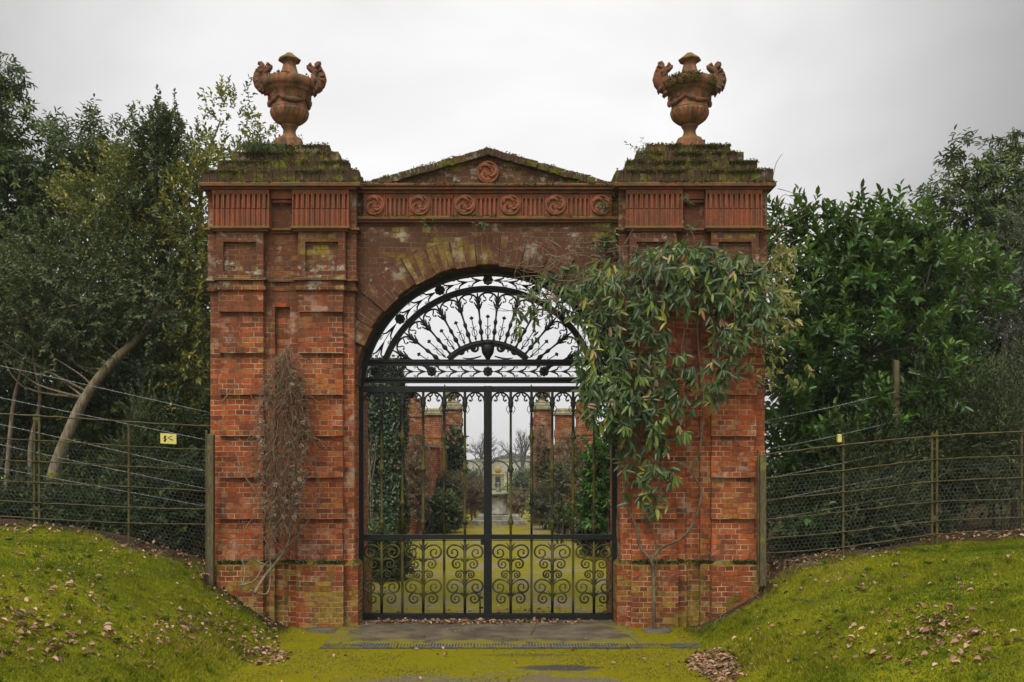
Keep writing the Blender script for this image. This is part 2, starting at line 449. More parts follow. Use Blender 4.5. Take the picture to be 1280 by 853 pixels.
MAT['render'] = simple_mat('pale_garden_wall', (.30, .28, .23), (.45, .42, .35), 1.2, .9, .01, spots=(.22, .2, .15))
MAT['ochre'] = simple_mat('ochre_lichen_stone', (.20, .14, .035), (.34, .24, .06), 3, .9, .01)
MAT['yellow'] = simple_mat('yellow_plate', (.55, .48, .10), (.72, .66, .22), 14, .5, .001)
MAT['black'] = simple_mat('black_print', (.015, .015, .012), (.03, .03, .025), 14, .6, .001)

MAT['lf_laurel'] = leaf_mat('leaf_laurel', [(0, (.020, .055, .010)), (.5, (.045, .120, .016)), (.85, (.080, .175, .024)), (1, (.15, .24, .04))], .34, .25, .42)
MAT['lf_holm'] = leaf_mat('leaf_holm_oak', [(0, (.034, .054, .020)), (.55, (.080, .108, .040)), (.9, (.135, .165, .07)), (1, (.20, .20, .06))], .5, .2, .32)
MAT['lf_grey'] = leaf_mat('leaf_grey_green', [(0, (.040, .054, .034)), (.6, (.090, .112, .072)), (1, (.16, .18, .12))], .5, .18)
MAT['lf_var'] = leaf_mat('leaf_yellow_green', [(0, (.035, .055, .012)), (.4, (.085, .105, .016)), (.8, (.19, .18, .022)), (1, (.38, .32, .045))], .45, .3)
MAT['lf_dark'] = leaf_mat('leaf_dark', [(0, (.010, .024, .008)), (.6, (.026, .050, .013)), (1, (.06, .095, .02))], .6, .15, .25)
MAT['lf_droop'] = leaf_mat('leaf_drooping', [(0, (.024, .046, .012)), (.6, (.062, .098, .020)), (1, (.15, .18, .03))], .45, .2, .32)
MAT['lf_yew'] = leaf_mat('leaf_yew', [(0, (.020, .038, .012)), (.6, (.060, .088, .026)), (1, (.14, .165, .04))], .55, .12)
MAT['lf_ivy'] = leaf_mat('leaf_ivy', [(0, (.012, .032, .010)), (.6, (.028, .060, .016)), (1, (.06, .10, .03))], .42, .15)
MAT['lf_creep'] = leaf_mat('leaf_evergreen_clematis', [(0, (.018, .045, .010)), (.45, (.068, .118, .018)), (.78, (.155, .215, .032)), (.86, (.20, .25, .035)), (.945, (.32, .32, .05)), (.965, (.34, .19, .09)), (1, (.36, .21, .13))], .36, .25, .42)
MAT['lf_gold'] = leaf_mat('leaf_gold', [(0, (.08, .10, .018)), (.5, (.19, .19, .03)), (1, (.34, .28, .06))], .42, .3)
MAT['lf_brown'] = leaf_mat('leaf_dead', [(0, (.075, .035, .018)), (.35, (.20, .095, .05)), (.7, (.36, .20, .12)), (1, (.50, .34, .23))], .7, .15)
MAT['lf_shrub'] = leaf_mat('leaf_shrub', [(0, (.022, .045, .010)), (.6, (.055, .095, .018)), (1, (.13, .16, .03))], .42, .25)
MAT['lf_olive'] = leaf_mat('leaf_olive_shrub', [(0, (.035, .042, .022)), (.6, (.085, .092, .045)), (1, (.15, .14, .07))], .6, .2)
MAT['lf_dry'] = leaf_mat('leaf_dry_twiggy', [(0, (.10, .066, .040)), (.6, (.22, .155, .095)), (1, (.36, .27, .18))], .8, .15)
MAT['fluff'] = leaf_mat('seed_fluff', [(0, (.17, .12, .08)), (.6, (.30, .23, .16)), (1, (.46, .38, .29))], .95, .3)
MAT['grass'] = leaf_mat('grass_blade', [(0, (.050, .092, .008)), (.3, (.120, .175, .010)), (.55, (.225, .240, .010)), (.85, (.31, .295, .014)), (1, (.38, .33, .08))], .85, .4, .08)
MAT['moss_cap'] = leaf_mat('moss_on_brick', [(0, (.022, .024, .008)), (.6, (.065, .062, .010)), (.9, (.14, .125, .014)), (1, (.22, .19, .02))], .95, .2)
MAT['moss_tuft'] = leaf_mat('moss_tuft', [(0, (.10, .095, .010)), (.6, (.17, .15, .014)), (1, (.26, .22, .02))], .9, .25)
# ------------------------------------------------------------------ ground shape
LZ = -.075                      # the lane and the court lie a little below the datum of the brickwork
PLX = [0, 2.80, 3.05, 3.5, 4.08, 4.65, 5.8, 6.9, 9, 14, 40]; PLZ = [LZ, LZ, .12, .42, .76, 1.02, 1.28, 1.41, 1.55, 1.7, 2.2]
PRX = [0, 2.85, 3.15, 3.4, 3.88, 4.45, 5.58, 6.72, 7.63, 10, 14, 40]; PRZ = [LZ, LZ, .11, .26, .52, .80, 1.03, 1.17, 1.25, 1.4, 1.5, 2.0]
def sst(v, a, b):
    t = np.clip((v - a) / (b - a), 0, 1); return t * t * (3 - 2 * t)
def ground(x, y):
    x = np.asarray(x, float); y = np.asarray(y, float)
    wob = .10 * np.sin(y * .9 + 1) + .06 * np.sin(y * 2.3)
    # the banks bulge a little towards the lane in front of the gate
    ax = np.abs(x) + wob * sst(np.abs(x), 2.4, 3.2) + np.where(x > 0, .25, .10) * np.exp(-((y + 3.0) / 1.6) ** 2) * sst(np.abs(x), 2.2, 2.9) - .25 * sst(y, -1.6, -.5) * sst(np.abs(x), 2.4, 3.0) * (np.abs(x) < 4)
    f = np.where(x < 0, np.interp(ax, PLX, PLZ), np.interp(ax, PRX, PRZ))
    f = f + sst(f, .1, .6) * (.03 * np.sin(x * 1.7 + y * 1.1) + .02 * np.sin(x * 3.1 - y * 2.7) + .012 * np.sin(x * 7.1 + y * 6.3))
    bx = np.abs(x)
    wdt = 4.15
    b = np.interp(bx - wdt, [0, .8, 3, 10, 40], [0, .8, 1.25, 1.45, 1.9]) * (1 - sst(y, 40, 62)) + LZ
    t = sst(y, .2, .8)
    return f * (1 - t) + b * t

# ------------------------------------------------------------------ ground, lane, garden
def grid_mesh(name, xs, ys, zf, mat, kind='structure', label=None, cat=None):
    X, Y = np.meshgrid(xs, ys); Z = zf(X, Y)
    V = np.stack([X, Y, Z], -1).reshape(-1, 3); nx, ny = len(xs), len(ys)
    i = np.arange((nx - 1) * (ny - 1)); a = (i // (nx - 1)) * nx + i % (nx - 1)
    F = np.stack([a, a + 1, a + nx + 1, a + nx], 1)
    me = bpy.data.meshes.new(name); me.from_pydata(V.tolist(), [], F.tolist())
    me.polygons.foreach_set('use_smooth', [True] * len(F)); me.materials.append(mat)
    o = bpy.data.objects.new(name, me); C.objects.link(o); tag(o, label, cat, None, kind); return o

def ground_mat():
    m, nt = new_mat('ground'); pos = wpos(nt)
    sp = N(nt, 'ShaderNodeSeparateXYZ', {0: pos}); x, y, z = sp.outputs
    n1 = noise(nt, pos, 1.3, 6, .6); n2 = noise(nt, pos, 45, 4, .65); n3 = noise(nt, pos, 7, 5, .6)
    grass = mixc(nt, smooth(nt, n1, .35, .65), (.115, .130, .008), (.225, .215, .010))
    grass = mixc(nt, smooth(nt, n3, .5, .75), grass, (.075, .10, .012))
    grass = mixc(nt, 1, grass, ramp(nt, n2, [(.3, .55), (.7, 1.35)]), 'MULTIPLY')
    soil = mixc(nt, n3, (.030, .020, .012), (.085, .055, .032))
    soil = mixc(nt, smooth(nt, n1, .50, .62), soil, (.07, .062, .012))
    # bare soil lies under the fences and the trees behind them
    ax = M_(nt, 'ABSOLUTE', x)
    s1 = smooth(nt, M_(nt, 'MULTIPLY_ADD', n3, .5, y), -.62, -.28)
    s1 = M_(nt, 'MULTIPLY', s1, smooth(nt, ax, 2.3, 2.6))
    s1 = M_(nt, 'MULTIPLY', s1, smooth(nt, y, 46, 38))
    col = mixc(nt, s1, grass, soil)
    # the open meadow beyond the garden
    col = mixc(nt, smooth(nt, y, 46, 52), col, mixc(nt, n1, (.13, .19, .04), (.19, .25, .06)))
    finish(nt, col, .95, M_(nt, 'ADD', n2, n3), .03, spec=.04)
    return m
def uneven(a, b, n): return list(np.linspace(a, b, n))
gx = [-900, -500, -250, -120, -60, -40, -28, -20, -14, -11] + uneven(-9, -2.2, 90) + uneven(-2.1, 2.1, 10) + uneven(2.2, 9, 90) + [11, 14, 20, 28, 40, 60, 120, 250, 500, 900]
gy = [-60, -30, -20] + uneven(-15, 1.2, 180) + uneven(1.6, 8, 14) + [10, 13, 17, 22, 28, 34, 40, 46, 52, 58, 64, 75, 100, 150, 250, 500, 1200]
grid_mesh('ground', gx, gy, ground, ground_mat(), label='mossy grass banks either side of the lane', cat='ground')

def lane_mat():
    m, nt = new_mat('lane'); pos = wpos(nt)
    sp = N(nt, 'ShaderNodeSeparateXYZ', {0: pos}); x, y = sp.outputs[0], sp.outputs[1]
    pst = N(nt, 'ShaderNodeMapping', {0: pos, 3: (.55, 1.3, 1)}).outputs[0]
    n1 = noise(nt, pst, 1.9, 7, .62); n2 = noise(nt, pos, 60, 5, .7); n3 = noise(nt, pos, 11, 6, .65)
    grav = mixc(nt, smooth(nt, n2, .35, .65), (.075, .062, .036), (.20, .17, .105))
    moss = mixc(nt, n3, (.125, .115, .004), (.235, .202, .006))
    moss = mixc(nt, 1, moss, ramp(nt, n2, [(.3, .45), (.7, 1.45)]), 'MULTIPLY')
    v = M_(nt, 'ADD', M_(nt, 'MULTIPLY_ADD', n3, .35, n1), M_(nt, 'MULTIPLY', smooth(nt, y, -4.6, -2.8), .27))
    v = M_(nt, 'ADD', v, M_(nt, 'MULTIPLY', smooth(nt, M_(nt, 'ABSOLUTE', x), 1.0, 2.3), .24))
    col = mixc(nt, smooth(nt, v, .72, .86), grav, moss)
    # worn-through tarmac: bare, darker and smoother than the moss around it
    def spot(cx, cy, rx, ry):
        u = M_(nt, 'POWER', M_(nt, 'MULTIPLY', M_(nt, 'SUBTRACT', x, cx), 1 / rx), 2.0); w_ = M_(nt, 'POWER', M_(nt, 'MULTIPLY', M_(nt, 'SUBTRACT', y, cy), 1 / ry), 2.0)
        return M_(nt, 'ADD', M_(nt, 'ADD', u, w_), M_(nt, 'MULTIPLY_ADD', n3, 1.6, -.8))
    bare = M_(nt, 'MAXIMUM', smooth(nt, spot(.90, -3.25, .50, .20), 1.25, .35), M_(nt, 'MULTIPLY', smooth(nt, spot(.55, -2.45, .75, .10), 1.1, .2), .5))
    col = mixc(nt, bare, col, mixc(nt, n2, (.035, .032, .028), (.085, .076, .062)))
    finish(nt, col, M_(nt, 'MULTIPLY_ADD', bare, -.35, .95), M_(nt, 'MULTIPLY_ADD', n3, .8, n2), .02, spec=.04)
    return m
lx = uneven(-1, 1, 40)
def lane_z(X, Y): return LZ + 0.006 + 0 * X
lane = grid_mesh('lane', lx, uneven(-16, -.1, 60), lambda X, Y: lane_z(X, Y), lane_mat(), label='lane of gravel grown over with yellow moss', cat='lane')
co = np.zeros(len(lane.data.vertices) * 3, np.float32); lane.data.vertices.foreach_get('co', co); co = co.reshape(-1, 3)
co[:, 0] = co[:, 0] * (2.92 + .08 * np.sin(co[:, 1] * 2.1) + .05 * np.sin(co[:, 1] * 5.3 + 1)); lane.data.vertices.foreach_set('co', co.ravel())

def slab_material():
    m, nt = new_mat('threshold_concrete'); pos = wpos(nt); sp = N(nt, 'ShaderNodeSeparateXYZ', {0: pos}); x, y = sp.outputs[0], sp.outputs[1]
    n1 = noise(nt, pos, 2.2, 6, .6); n2 = noise(nt, pos, 50, 5, .7); n3 = noise(nt, pos, 6, 6, .65)
    col = mixc(nt, smooth(nt, n1, .35, .65), (.060, .046, .028), (.125, .100, .065)); col = mixc(nt, 1, col, ramp(nt, n2, [(.3, .6), (.7, 1.35)]), 'MULTIPLY')
    e = M_(nt, 'ADD', smooth(nt, y, -1.25, -1.6), smooth(nt, M_(nt, 'ABSOLUTE', x), 1.55, 2.1)); e = M_(nt, 'MULTIPLY_ADD', e, .16, M_(nt, 'MULTIPLY_ADD', n1, .5, M_(nt, 'MULTIPLY', n3, .5)))
    col = mixc(nt, smooth(nt, e, .56, .66), col, mixc(nt, n2, (.09, .08, .008), (.19, .165, .014)))
    crk = N(nt, 'ShaderNodeTexVoronoi', {'Vector': N(nt, 'ShaderNodeMapping', {0: pos, 3: (.7, 1.1, 1)}).outputs[0], 'Scale': 1.1}, feature='DISTANCE_TO_EDGE').outputs[0]
    col = mixc(nt, M_(nt, 'MULTIPLY', smooth(nt, M_(nt, 'MULTIPLY_ADD', n3, .02, crk), .022, .012), .8), col, (.03, .03, .012))
    finish(nt, col, .92, n2, .012, spec=.2); return m
slab_mat = slab_material()
mb = MB(); mb.bbox(-2.12, 2.08, -1.62, 1.0, -.3, LZ + .022, .012)
tag(mb.build('threshold_slab', slab_mat), 'worn concrete slab across the gateway threshold', 'paving', kind='structure')
# drain channel with slotted cast gratings
dr = thing('drain_channel', (0.2, -1.8, 0), 'narrow grey slotted drain channel crossing the lane before the gate', 'drain')
g_mat = simple_mat('cast_grating', (.045, .047, .042), (.105, .108, .095), 12, .6, .004, spots=(.14, .125, .008), spot_t=(.46, .55))
x = -2.1
while x < 2.0:
    g = MB(); wd = .96
    g.box(x, x + wd, -2.00, -1.975, LZ + -.02, LZ + .026); g.box(x, x + wd, -1.725, -1.70, LZ + -.02, LZ + .026)
    n = 24
    for i in range(n + 1):
        xx = x + .012 + (wd - .024) * i / n
        g.box(xx - .012, xx + .012, -1.976, -1.724, LZ + -.02, LZ + .024)
    o = g.build('grating', g_mat, dr); x += .985
mb = MB(); mb.box(-2.12, 1.86, -2.03, -1.67, LZ + -.03, LZ + .009); mb.build('channel', MAT['black'], dr)
def garden_mat():
    m, nt = new_mat('garden_moss'); pos = wpos(nt)
    sp = N(nt, 'ShaderNodeSeparateXYZ', {0: pos}); x, y = sp.outputs[0], sp.outputs[1]
    n1 = noise(nt, N(nt, 'ShaderNodeMapping', {0: pos, 3: (.7, .45, 1)}).outputs[0], 1.4, 7, .62); n2 = noise(nt, pos, 34, 4, .65); n3 = noise(nt, pos, 6, 5)
    moss = mixc(nt, n3, (.13, .122, .006), (.25, .215, .010))
    moss = mixc(nt, 1, moss, ramp(nt, n2, [(.3, .65), (.7, 1.3)]), 'MULTIPLY')
    pav = mixc(nt, n2, (.13, .11, .06), (.26, .22, .14))
    col = mixc(nt, smooth(nt, M_(nt, 'MULTIPLY_ADD', n3, .3, n1), .50, .68), pav, moss)
    finish(nt, col, .95, n2, .02, spec=.1)
    return m
grid_mesh('garden_path', uneven(-4.2, 4.2, 12), uneven(1.02, 44, 60), lambda X, Y: LZ + .008 + 0 * X, garden_mat(), label='mossy paved garden court beyond the gate', cat='path')

# ------------------------------------------------------------------ the brick gateway
gw = thing('brick_gateway', (0, 0.5, 0), 'weathered red brick gateway with two piers, an arch and a low pediment', 'gateway')
rng = random.Random(4)
ZF0, ZF1, ZC = 5.72, 6.255, 6.345
A_, B_, Z0 = 1.935, 1.775, 3.447          # opening: half width, rise, springing height

def moss_mesh(name, pts, parent, n, seed, L=.035, mat='moss_cap'):
    """pts: list of (x0,x1,y0,y1,z) ledges; tufts gather in patches"""
    r = np.random.default_rng(seed); P = []
    ar = np.array([(p[1] - p[0]) for p in pts]); k = r.choice(len(pts), n, p=ar / ar.sum())
    Q = np.array(pts)[k]; u = r.random(n); P = np.stack([Q[:, 0] + (Q[:, 1] - Q[:, 0]) * u, Q[:, 2] + (Q[:, 3] - Q[:, 2]) * r.random(n), Q[:, 4]], 1)
    dens = np.sin(P[:, 0] * 5.1 + k * 2.3) + .7 * np.sin(P[:, 0] * 11.7 + k) + .5 * np.sin(P[:, 0] * 23)
    P = P[dens > r.normal(.0, .6, n)]
    n = len(P); D = r.normal(0, .8, (n, 3)); D[:, 2] = np.abs(D[:, 2]) * .7 + .1; D[:, 1] -= .5
    P[:, 2] += r.normal(0, .012, n)
    o = leaf_mesh(name, P, D, r.normal(0, 1, (n, 3)), r.uniform(.5, 1.3, n) * L, r.uniform(.5, 1.2, n) * L * .7, MAT[mat], parent, None, seed=seed); o['kind'] = 'stuff'; return o

def pier(cx, seed, moss_n):
    # plinth carries the sub-parts of the pier
    b = MB(); yb = 1.35
    for s in (-1, 1):
        b.box(cx + s * .11, cx + s * 1.05, -.13, yb, .80, ZF0)
        b.box(cx + s * 1.05, cx + s * 1.08, -.155, yb, 4.98, ZF0)
        b.box(cx + s * .945, cx + s * 1.05, -.155, -.13, 4.98, ZF0)
    b.box(cx - .11, cx + .11, -.055, yb - .02, .80, ZF0); b.box(cx - .11, cx + .11, -.128, -.05, 4.58, 4.85); b.box(cx - .11, cx + .11, -.128, -.05, 4.98, ZF0)
    b.box(cx - 1.04, cx + 1.04, -.10, yb, ZF0, 6.30)
    for s in (-1, 1):                                        # brick corners flanking the terracotta frieze
        b.box(cx + s * .985, cx + s * 1.08, -.165, yb, ZF0 + .002, 6.28)
    p = b.build('pier', MAT['brick'], gw)
    # plinth
    b = MB(); c = .075
    for s in (-1, 1):
        b.bbox(cx + s * .24, cx + s * .915, -.315, .2, -.3, .90, c)
        b.bbox(cx + s * .905, cx + s * 1.11, -.195, yb + .06, -.3, .896, c)
        b.bbox(cx + s * .10, cx + s * .25, -.205, .2, -.3, .893, c)
    b.bbox(cx - .12, cx + .12, -.12, .2, -.3, .89, c)
    b.build('plinth', MAT['brick_plinth'], p)
    moss_mesh('plinth_moss', [(cx - 1.1, cx - .9, -.19, -.12, .87), (cx - .9, cx - .25, -.31, -.24, .87), (cx - .25, cx + .25, -.2, -.13, .87), (cx + .25, cx + .9, -.31, -.24, .87), (cx + .9, cx + 1.1, -.19, -.12, .87)], p, 2600, seed + 9, .03)
    # rusticated pilasters
    for s in (-1, 1):
        b = MB(); x0, x1 = sorted((cx + s * .25, cx + s * .90))
        b.box(x0 + .018, x1 - .018, -.192, -.1, .85, 4.82)
        for z0, h in ((.9, .30), (1.5, .30), (2.1, .30), (2.7, .30), (3.3, .30), (3.9, .30), (4.5, .312)):
            jx = rng.uniform(-.004, .004); b.box(x0 + jx, x1 + jx, -.25 + rng.uniform(-.004, .004), -.11, z0 - .005, z0 + h)
        b.build('pilaster', MAT['brick'], p)
        b = MB(); x1 = cx + s * .935; x0 = cx + s * .25; x0, x1 = sorted((x0, x1)); xa, xb = x0 + .105, x1 - .105
        b.box(x0, xa, -.25, -.11, 4.97, 5.655); b.box(xb, x1, -.25, -.11, 4.97, 5.655)
        b.box(xa, xb, -.25, -.11, 4.97, 5.075); b.box(xa, xb, -.25, -.11, 5.505, 5.655); b.box(xa, xb, -.197, -.11, 5.07, 5.51)
        b.build('upper_panel', MAT['brick_up'], p)
        # fluted terracotta frieze panel: two courses of slabs
        b = MB(); x0, x1 = sorted((cx + s * .165, cx + s * .985))
        b.box(x0, x1, -.215, -.08, ZF0 + .003, ZF1)
        nf = 11; pw = (x1 - x0) / nf
        for i in range(nf):
            xa = x0 + pw * i
            for q in (0, 1): b.box(xa + (0.004 if q == 0 else pw * .74), xa + (pw * .26 if q == 0 else pw - .001 * (i % 3)), -.262, -.2, ZF0 + .005, 5.974); b.box(xa + (0.004 if q == 0 else pw * .74), xa + (pw * .26 if q == 0 else pw - .001 * (i % 3)), -.260, -.2, 5.986, 6.205)
            b.box(xa + pw * .25, xa + pw * .75, -.235, -.2, ZF0 + .006, 5.975)       # filled lower flutes
            xc = xa + pw * .5; r_ = pw * .25
            arc = [(xc + r_ * math.cos(a), 6.165 + r_ * math.sin(a) * 1.6) for a in [PI * k / 8 for k in range(9)]]
            b.prism_xz([(xc - r_ - .0005, 6.205), *[(q[0], q[1]) for q in arc[::-1]], (xc + r_ + .0005, 6.205)], -.2615, -.21)
        b.box(x0, x1, -.266, -.2, 6.204, ZF1)
        for xx in (x0 + pw * 4, x0 + pw * 7):
            pass
        b.build('frieze_panel', MAT['terra'], p)
    # little terracotta hood over the central niche of the frieze
    b = MB(); b.tube([(cx - .15, -.15, 6.11), (cx + .15, -.15, 6.11)], .028, 8); b.box(cx - .155, cx + .155, -.2, -.08, 6.14, 6.255)
    b.build('niche_hood', MAT['terra'], p)
    # mouldings: capital band, frieze sill, cornice (each breaking forward over the pilasters)
    b = MB()
    for z0, z1, e in ((4.805, 4.86, .035), (4.86, 4.945, .012), (4.945, 4.982, .055)):
        for s in (-1, 1):
            xs = sorted((cx + s * (.25 - e), cx + s * (.90 + e))); b.bbox(xs[0], xs[1], -.25 - e, 0, z0, z1, .012)
            xs = sorted((cx + s * (.89), cx + s * (1.055 + e))); b.bbox(xs[0], xs[1], -.14 - e, yb + e, z0 + .002, z1 - .002, .012)
        b.bbox(cx - .26, cx + .26, -.10 - e, 0, z0 + .003, z1 - .003, .01)
    b.build('capital_band', MAT['brick_up'], p)
    b = MB()
    for z0, z1, e in ((5.652, 5.685, .02), (5.685, 5.722, .05)):
        for s in (-1, 1):
            xs = sorted((cx + s * (.20 - e), cx + s * (.96 + e))); b.bbox(xs[0], xs[1], -.262 - e, 0, z0, z1, .014)
            xs = sorted((cx + s * .93, cx + s * (1.082 + e))); b.bbox(xs[0], xs[1], -.155 - e, yb + e, z0 + .002, z1 - .002, .014)
        b.bbox(cx - .23, cx + .23, -.13 - e, 0, z0 + .003, z1 - .003, .01)
    b.build('frieze_sill', MAT['terra_mould'], p)
    b = MB()
    b.bbox(cx - 1.10, cx + 1.10, -.29, yb + .04, 6.257, 6.29, .006); b.bbox(cx - 1.165, cx + 1.165, -.345, yb + .09, 6.29, 6.345, .016)
    b.build('cornice', MAT['terra_mould'], p)
    # stepped cap of bricks laid on edge
    b = MB(); ledges = []
    yc = .52
    for hx, yf, z0, z1 in ((1.135, -.29, 6.345, 6.535), (.955, -.10, 6.53, 6.725), (.79, .05, 6.72, 6.895), (.625, .19, 6.89, 7.05)):
        b.box(cx - hx + .02, cx + hx - .02, yf + .02, 2 * yc - yf - .02, z0, z1 - .012)
        n = int(round(2 * hx / .112)); wd = 2 * hx / n
        for i in range(n):
            j = rng.uniform(-.010, .010); q = rng.uniform(-.008, .009)
            b.box(cx - hx + i * wd + .003, cx - hx + (i + 1) * wd - .003, yf + j, yf + .22, z0 - .001, z1 + q)
        ny = int(round((2 * yc - 2 * yf) / .112)); wy = (2 * yc - 2 * yf) / ny
        for s in (-1, 1):
            for i in range(1, ny):
                j = rng.uniform(-.010, .010); q = rng.uniform(-.008, .009)
                xs = sorted((cx + s * (hx - .2), cx + s * (hx + j))); b.box(xs[0], xs[1], yf + i * wy + .003, yf + (i + 1) * wy - .003, z0 - .001, z1 + q - .001)
        ledges.append((cx - hx, cx + hx, yf - .02, yf + .12, z1)); ledges.append((cx - hx, cx + hx, yf - .018, yf - .005, z1 - .03))
    b.build('stepped_cap', MAT['brick_cap'], p)
    ledges.append((cx - 1.16, cx + 1.16, -.35, -.28, 6.345))
    moss_mesh('cap_moss', ledges, p, moss_n, seed, .030)
    return p
pier(-2.99, 11, 5500)
pier(2.99, 12, 12000)

# ---- the arched wall between the piers
def ell(xx): return Z0 + B_ * math.sqrt(max(0, 1 - (xx / A_) ** 2))
b = MB(); n = 64
xs = [A_ * math.cos(PI - PI * k / n) for k in range(n + 1)]
YF, YB, ZT = 0.0, 0.92, 5.84
for i in range(n):
    x0, x1 = xs[i], xs[i + 1]; z0, z1 = ell(x0), ell(x1)
    b.add([(x0, YF, z0), (x1, YF, z1), (x1, YF, ZT), (x0, YF, ZT), (x0, YB, z0), (x1, YB, z1), (x1, YB, ZT), (x0, YB, ZT)],
          [(0, 1, 2, 3), (5, 4, 7, 6), (1, 0, 4, 5)], [[(x0, z0), (x1, z1), (x1, ZT), (x0, ZT)], [(x1, z1), (x0, z0), (x0, ZT), (x1, ZT)], [(0, i * .08 + .08), (0, i * .08), (.92, i * .08), (.92, i * .08 + .08)]])
b.box(-1.96, 1.96, YF + .02, YB - .02, ZT - .002, 6.38)
for s in (-1, 1): b.box(s * 1.942, s * 1.99, YF + .3, YB, -.2, ZT)       # brick jambs behind the pier faces
wall = b.build('arch_wall', MAT['brick_wall'], gw)
# voussoirs: alternate blocks stand proud and hang lower
b = MB(); nv = 19
for i in range(nv):
    a0, a1 = PI * i / nv, PI * (i + 1) / nv
    proud = i % 2 == 0
    ri, ro = (-.022, .43) if proud else (.012, .41)
    yf = -.040 if proud else -.016
    g = .004
    def pt(a, r):
        ca, sa = math.cos(a), math.sin(a)
        nx, nz = ca / A_, sa / B_; l = math.hypot(nx, nz)
        return (A_ * ca + r * nx / l, Z0 + B_ * sa + r * nz / l)
    k = 4
    inner = [pt(a0 + g + (a1 - a0 - 2 * g) * t / k, ri) for t in range(k + 1)]
    outer = [pt(a0 + g + (a1 - a0 - 2 * g) * t / k, ro) for t in range(k + 1)]
    ph = rng.uniform(0, 1)
    for t in range(k):
        q = [inner[t], outer[t], outer[t + 1], inner[t + 1]]
        tv = [(ri + ph, i * .3 + t * .075), (ro + ph, i * .3 + t * .075), (ro + ph, i * .3 + (t + 1) * .075), (ri + ph, i * .3 + (t + 1) * .075)]
        yj = yf + rng.uniform(-.004, .004)
        vs = [(p_[0], yj, p_[1]) for p_ in q] + [(p_[0], .30 if proud else .02, p_[1]) for p_ in q]
        b.add(vs, [(3, 2, 1, 0), (0, 1, 5, 4), (1, 2, 6, 5), (2, 3, 7, 6), (3, 0, 4, 7)],
              [[tv[3], tv[2], tv[1], tv[0]], [(0, .03), (.4, .03), (.4, .04), (0, .04)], [(0, 0.01), (.07, 0.01), (.07, .05), (0, .05)], [(0, .03), (.4, .03), (.4, .04), (0, .04)], [(0, 0), (.3, 0), (.3, .075), (0, .075)]])
b.build('arch_ring', MAT['brick_arch'], wall)
# entablature: sill, roundels and fluted panels, cornice
b = MB()
b.bbox(-1.93, 1.93, -.055, .05, 5.835, 5.872, .012); b.bbox(-1.93, 1.93, -.085, .05, 5.872, 5.915, .014)
b.build('frieze_sill', MAT['terra_mould'], wall)
b = MB()
b.bbox(-1.93, 1.93, -.075, .05, 6.255, 6.30, .008); b.bbox(-1.93, 1.93, -.13, .05, 6.30, 6.345, .016); b.bbox(-1.93, 1.93, -.155, .05, 6.345, 6.385, .014)
b.build('cornice', MAT['terra_mould'], wall)
def roundel(cx, cz, r, y, parent, back=True, rot=0.0, half=None):
    b = MB()
    if back: b.box(cx - .162, cx + .162, y, y + .1, 5.916, 6.254)
    n = 36
    def ring(r0, r1, y0, y1): return [[(cx + rr * math.cos(2 * PI * k / n), yy, cz + rr * math.sin(2 * PI * k / n)) for k in range(n)] for rr, yy in ((r0, y0), (r1, y1))]
    prof = [(r, y + .02), (r, y - .030), (r - .006, y - .038), (r - .024, y - .038), (r - .032, y - .026), (r - .034, y - .012), (0.002, y - .010)]
    vs = []; fs = []
    for rr, yy in prof: vs += [(cx + rr * math.cos(2 * PI * k / n), yy, cz + rr * math.sin(2 * PI * k / n)) for k in range(n)]
    for i in range(len(prof) - 1):
        for k in range(n):
            k2 = (k + 1) % n; fs.append((i * n + k, (i + 1) * n + k, (i + 1) * n + k2, i * n + k2)[::-1])
    b.add(vs, fs, smooth=False)
    # relief: three curved blades whirling round a triangle, with berries at the rim
    for q in range(3):
        a = rot + q * 2 * PI / 3
        p = []
        for t in [i / 9 for i in range(10)]:
            aa = a + t * 2.3; rr = r * (.30 + .48 * math.sin(t * PI * .75)); p.append((cx + rr * math.cos(aa), y - .020, cz + rr * math.sin(aa)))
        b.tube(p, [r * .05 + r * .15 * math.sin(PI * min(1, t / 9 * 1.15)) for t in range(10)], 7)
        b.ball((cx + r * .70 * math.cos(a - .25), y - .018, cz + r * .70 * math.sin(a - .25)), r * .13, 8, 6)
        b.tube([(cx + r * .45 * math.cos(a + 1.2), y - .014, cz + r * .45 * math.sin(a + 1.2)), (cx + r * .45 * math.cos(a + 3.3), y - .014, cz + r * .45 * math.sin(a + 3.3))], r * .05, 6)
    return b.build('roundel', MAT['terra'], parent)
for i in range(6):
    roundel((i - 2.5) * .664, 6.085, .150, -.045, wall, True, .4 + .13 * i)
for i in range(5):
    b = MB(); cx = (i - 2) * .664; x0, x1 = cx - .164, cx + .164
    b.box(x0, x1, -.004, .06, 5.917, 6.253)
    nf = 5; pw = (x1 - x0) / nf
    for k in range(nf + 1): b.box(max(x0, x0 + pw * k - .016), min(x1, x0 + pw * k + .016), -.040, 0, 5.93, 6.20)
    for k in range(nf):
        xc = x0 + pw * (k + .5); r_ = pw * .5 - .016
        arc = [(xc + r_ * math.cos(a), 6.165 + r_ * math.sin(a) * 1.4) for a in [PI * q / 8 for q in range(9)]]
        b.prism_xz([(xc - r_ - .0005, 6.2005), *arc[::-1], (xc + r_ + .0005, 6.2005)], -.0395, -.002)
    b.box(x0, x1, -.043, 0, 6.200, 6.252); b.box(x0, x1, -.043, 0, 5.918, 5.932)
    b.build('fluted_panel', MAT['terra'], wall)
moss_mesh('ledge_moss', [(-1.9, 1.9, -.155, -.10, 6.385), (-1.9, 1.9, -.09, -.05, 5.915), (-1.9, 1.9, -.16, -.13, 6.36)], wall, 3200, 31, .026)
